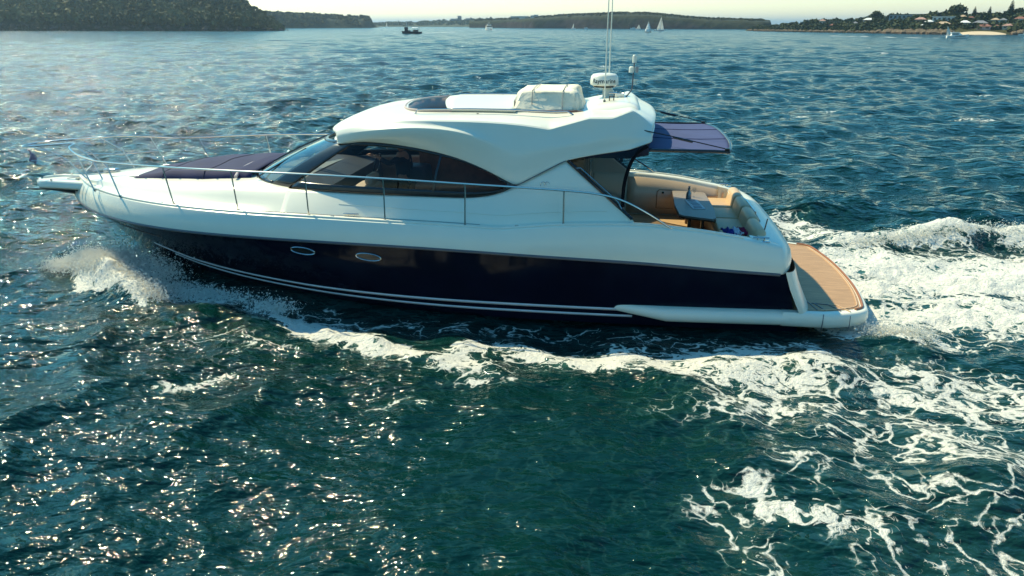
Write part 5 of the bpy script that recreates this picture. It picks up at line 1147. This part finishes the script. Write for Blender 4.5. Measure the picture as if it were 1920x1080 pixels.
# dark workboat
b = on_water(772, 63.2); wb_ = empty('workboat', (b.x, b.y, 0), R(172), label='dark workboat with dark wheelhouse forward and white canopy aft', cat='workboat')
boat_hull(MB(), 10.8, 3.4, 1.0).build('hull', DK, wb_)
MB().box((3.0, 0, 2.1), (1.5, 1.6, 2.4), bev=.1).build('wheelhouse', DK, wb_); MB().box((3.0, 0, 2.5), (1.54, 1.64, .5)).build('wheelhouse_window', BWIN, wb_, smooth=False)
MB().tube([(2.8, 0, 3), (2.8, 0, 6.5)], [.08, .04], 6).tube([(2.8, -.6, 4.6), (2.8, .6, 4.6)], .03).build('mast', WP, wb_)
mb = MB()
for x in (-1.0, -2.6, -4.2):
    for y in (-1.1, 1.1): mb.tube([(x, y, 1), (x, y, 2.9)], .05, 6)
mb.build('canopy_post', DK, wb_); MB().grid([[(x, y, 2.9 + .25 * (1 - (y / 1.3) ** 2)) for y in np.linspace(-1.3, 1.3, 7)] for x in np.linspace(-4.5, -.7, 5)]).build('canopy', WP, wb_, solid=.04)
MB().box((-2.4, 0, 1.5), (2.6, 1.3, .9), bev=.1).build('engine_box', mat('brown_gear', (.18, .12, .09), .8), wb_); MB().box((1.2, 0, 1.4), (1, 1.2, .7), bev=.1).build('deck_crate', mat('grey_gear', (.2, .2, .2), .7), wb_)
# ferry, bow on
b = on_water(917, 56.3); fe = empty('ferry', (b.x, b.y, .2), math.atan2(CY - b.y, CX - b.x) + .05, label='white catamaran ferry coming straight on, right of the dark workboat', cat='ferry')
for y in (-2.1, 2.1): boat_hull(MB(), 16, 1.6, 1.2, y0=y).build('hull', WP, fe)
MB().box((-.8, 0, 1.6), (13, 5.6, .9), bev=.15).build('bridge_deck', WP, fe)
MB().box((-1.2, 0, 2.75), (11, 5.2, 1.5), bev=.25).build('saloon', mat('buff_paint', (.75, .62, .45), .5), fe); MB().box((4.35, 0, 2.85), (.1, 4.4, .7)).build('saloon_window', BWIN, fe, smooth=False)
MB().box((.5, 0, 4.1), (4.5, 3.4, 1.2), bev=.2).build('wheelhouse', WP, fe); MB().box((2.8, 0, 4.2), (.1, 2.8, .5)).build('wheelhouse_window', BWIN, fe, smooth=False)
MB().tube([(.2, 0, 4.6), (.2, 0, 6.4)], .06, 6).tube([(.2, -.7, 5.6), (.2, .7, 5.6)], .04, 6).build('mast', WP, fe)
# tiered channel beacon
b = on_water(1215, 60.8); be = empty('channel_beacon', (b.x, b.y, 0), label='white tiered channel beacon standing in the water among distant sails', cat='beacon')
mb = MB()
for a in range(8): mb.tube([(1.7 * math.cos(a * .785), 1.7 * math.sin(a * .785), -1.5), (1.6 * math.cos(a * .785), 1.6 * math.sin(a * .785), 1.1)], .14, 6)
mb.build('piles', mat('dark_piles', (.05, .045, .04), .9), be)
MB().lathe([(0, .6), (1.75, .6), (1.75, 2.0), (1.4, 2.1), (1.35, 2.2), (0, 2.2)], seg=20).build('lower_drum', WP, be, ang=30)
MB().lathe([(1.1, 2.2), (1.1, 3.5), (.85, 3.6), (0, 3.6)], seg=20).build('middle_drum', WP, be, ang=30); MB().lathe([(.65, 3.6), (.6, 4.9), (.4, 5.0), (0, 5)], seg=16).build('upper_drum', WP, be, ang=30)
MB().lathe([(.3, 5.0), (.35, 5.6), (.42, 5.65), (.0, 6.2)], seg=12).tube([(0, 0, 6.1), (0, 0, 6.9)], .04, 5).build('lantern', mat('lantern_glass', (.4, .45, .42), .2), be, ang=30)
mb = MB()
for z, r_ in ((2.25, 1.5), (3.65, .95)):
    mb.tube([(r_ * math.cos(a), r_ * math.sin(a), z + .5) for a in np.linspace(0, 2 * math.pi, 21)], .03, 5)
    for a in range(8): mb.tube([(r_ * math.cos(a * .785), r_ * math.sin(a * .785), z - .1), (r_ * math.cos(a * .785), r_ * math.sin(a * .785), z + .5)], .025, 4)
mb.build('gallery_rail', WP, be)
m = bpy.data.materials.new('harbour_haze'); m.use_nodes = True; nt = m.node_tree; nt.nodes.clear()
o_ = nt.nodes.new('ShaderNodeOutputMaterial'); pv = nt.nodes.new('ShaderNodeVolumePrincipled'); pv.inputs['Color'].default_value = (.55, .75, .92, 1); pv.inputs['Density'].default_value = .00016; pv.inputs['Anisotropy'].default_value = .4
nt.links.new(pv.outputs[0], o_.inputs['Volume'])
o = MB().box((0, 5000, 39), (30000, 32000, 82)).build('haze', m, smooth=False); tag(o, 'thin pale sea haze hanging over the harbour', 'haze', kind='stuff')
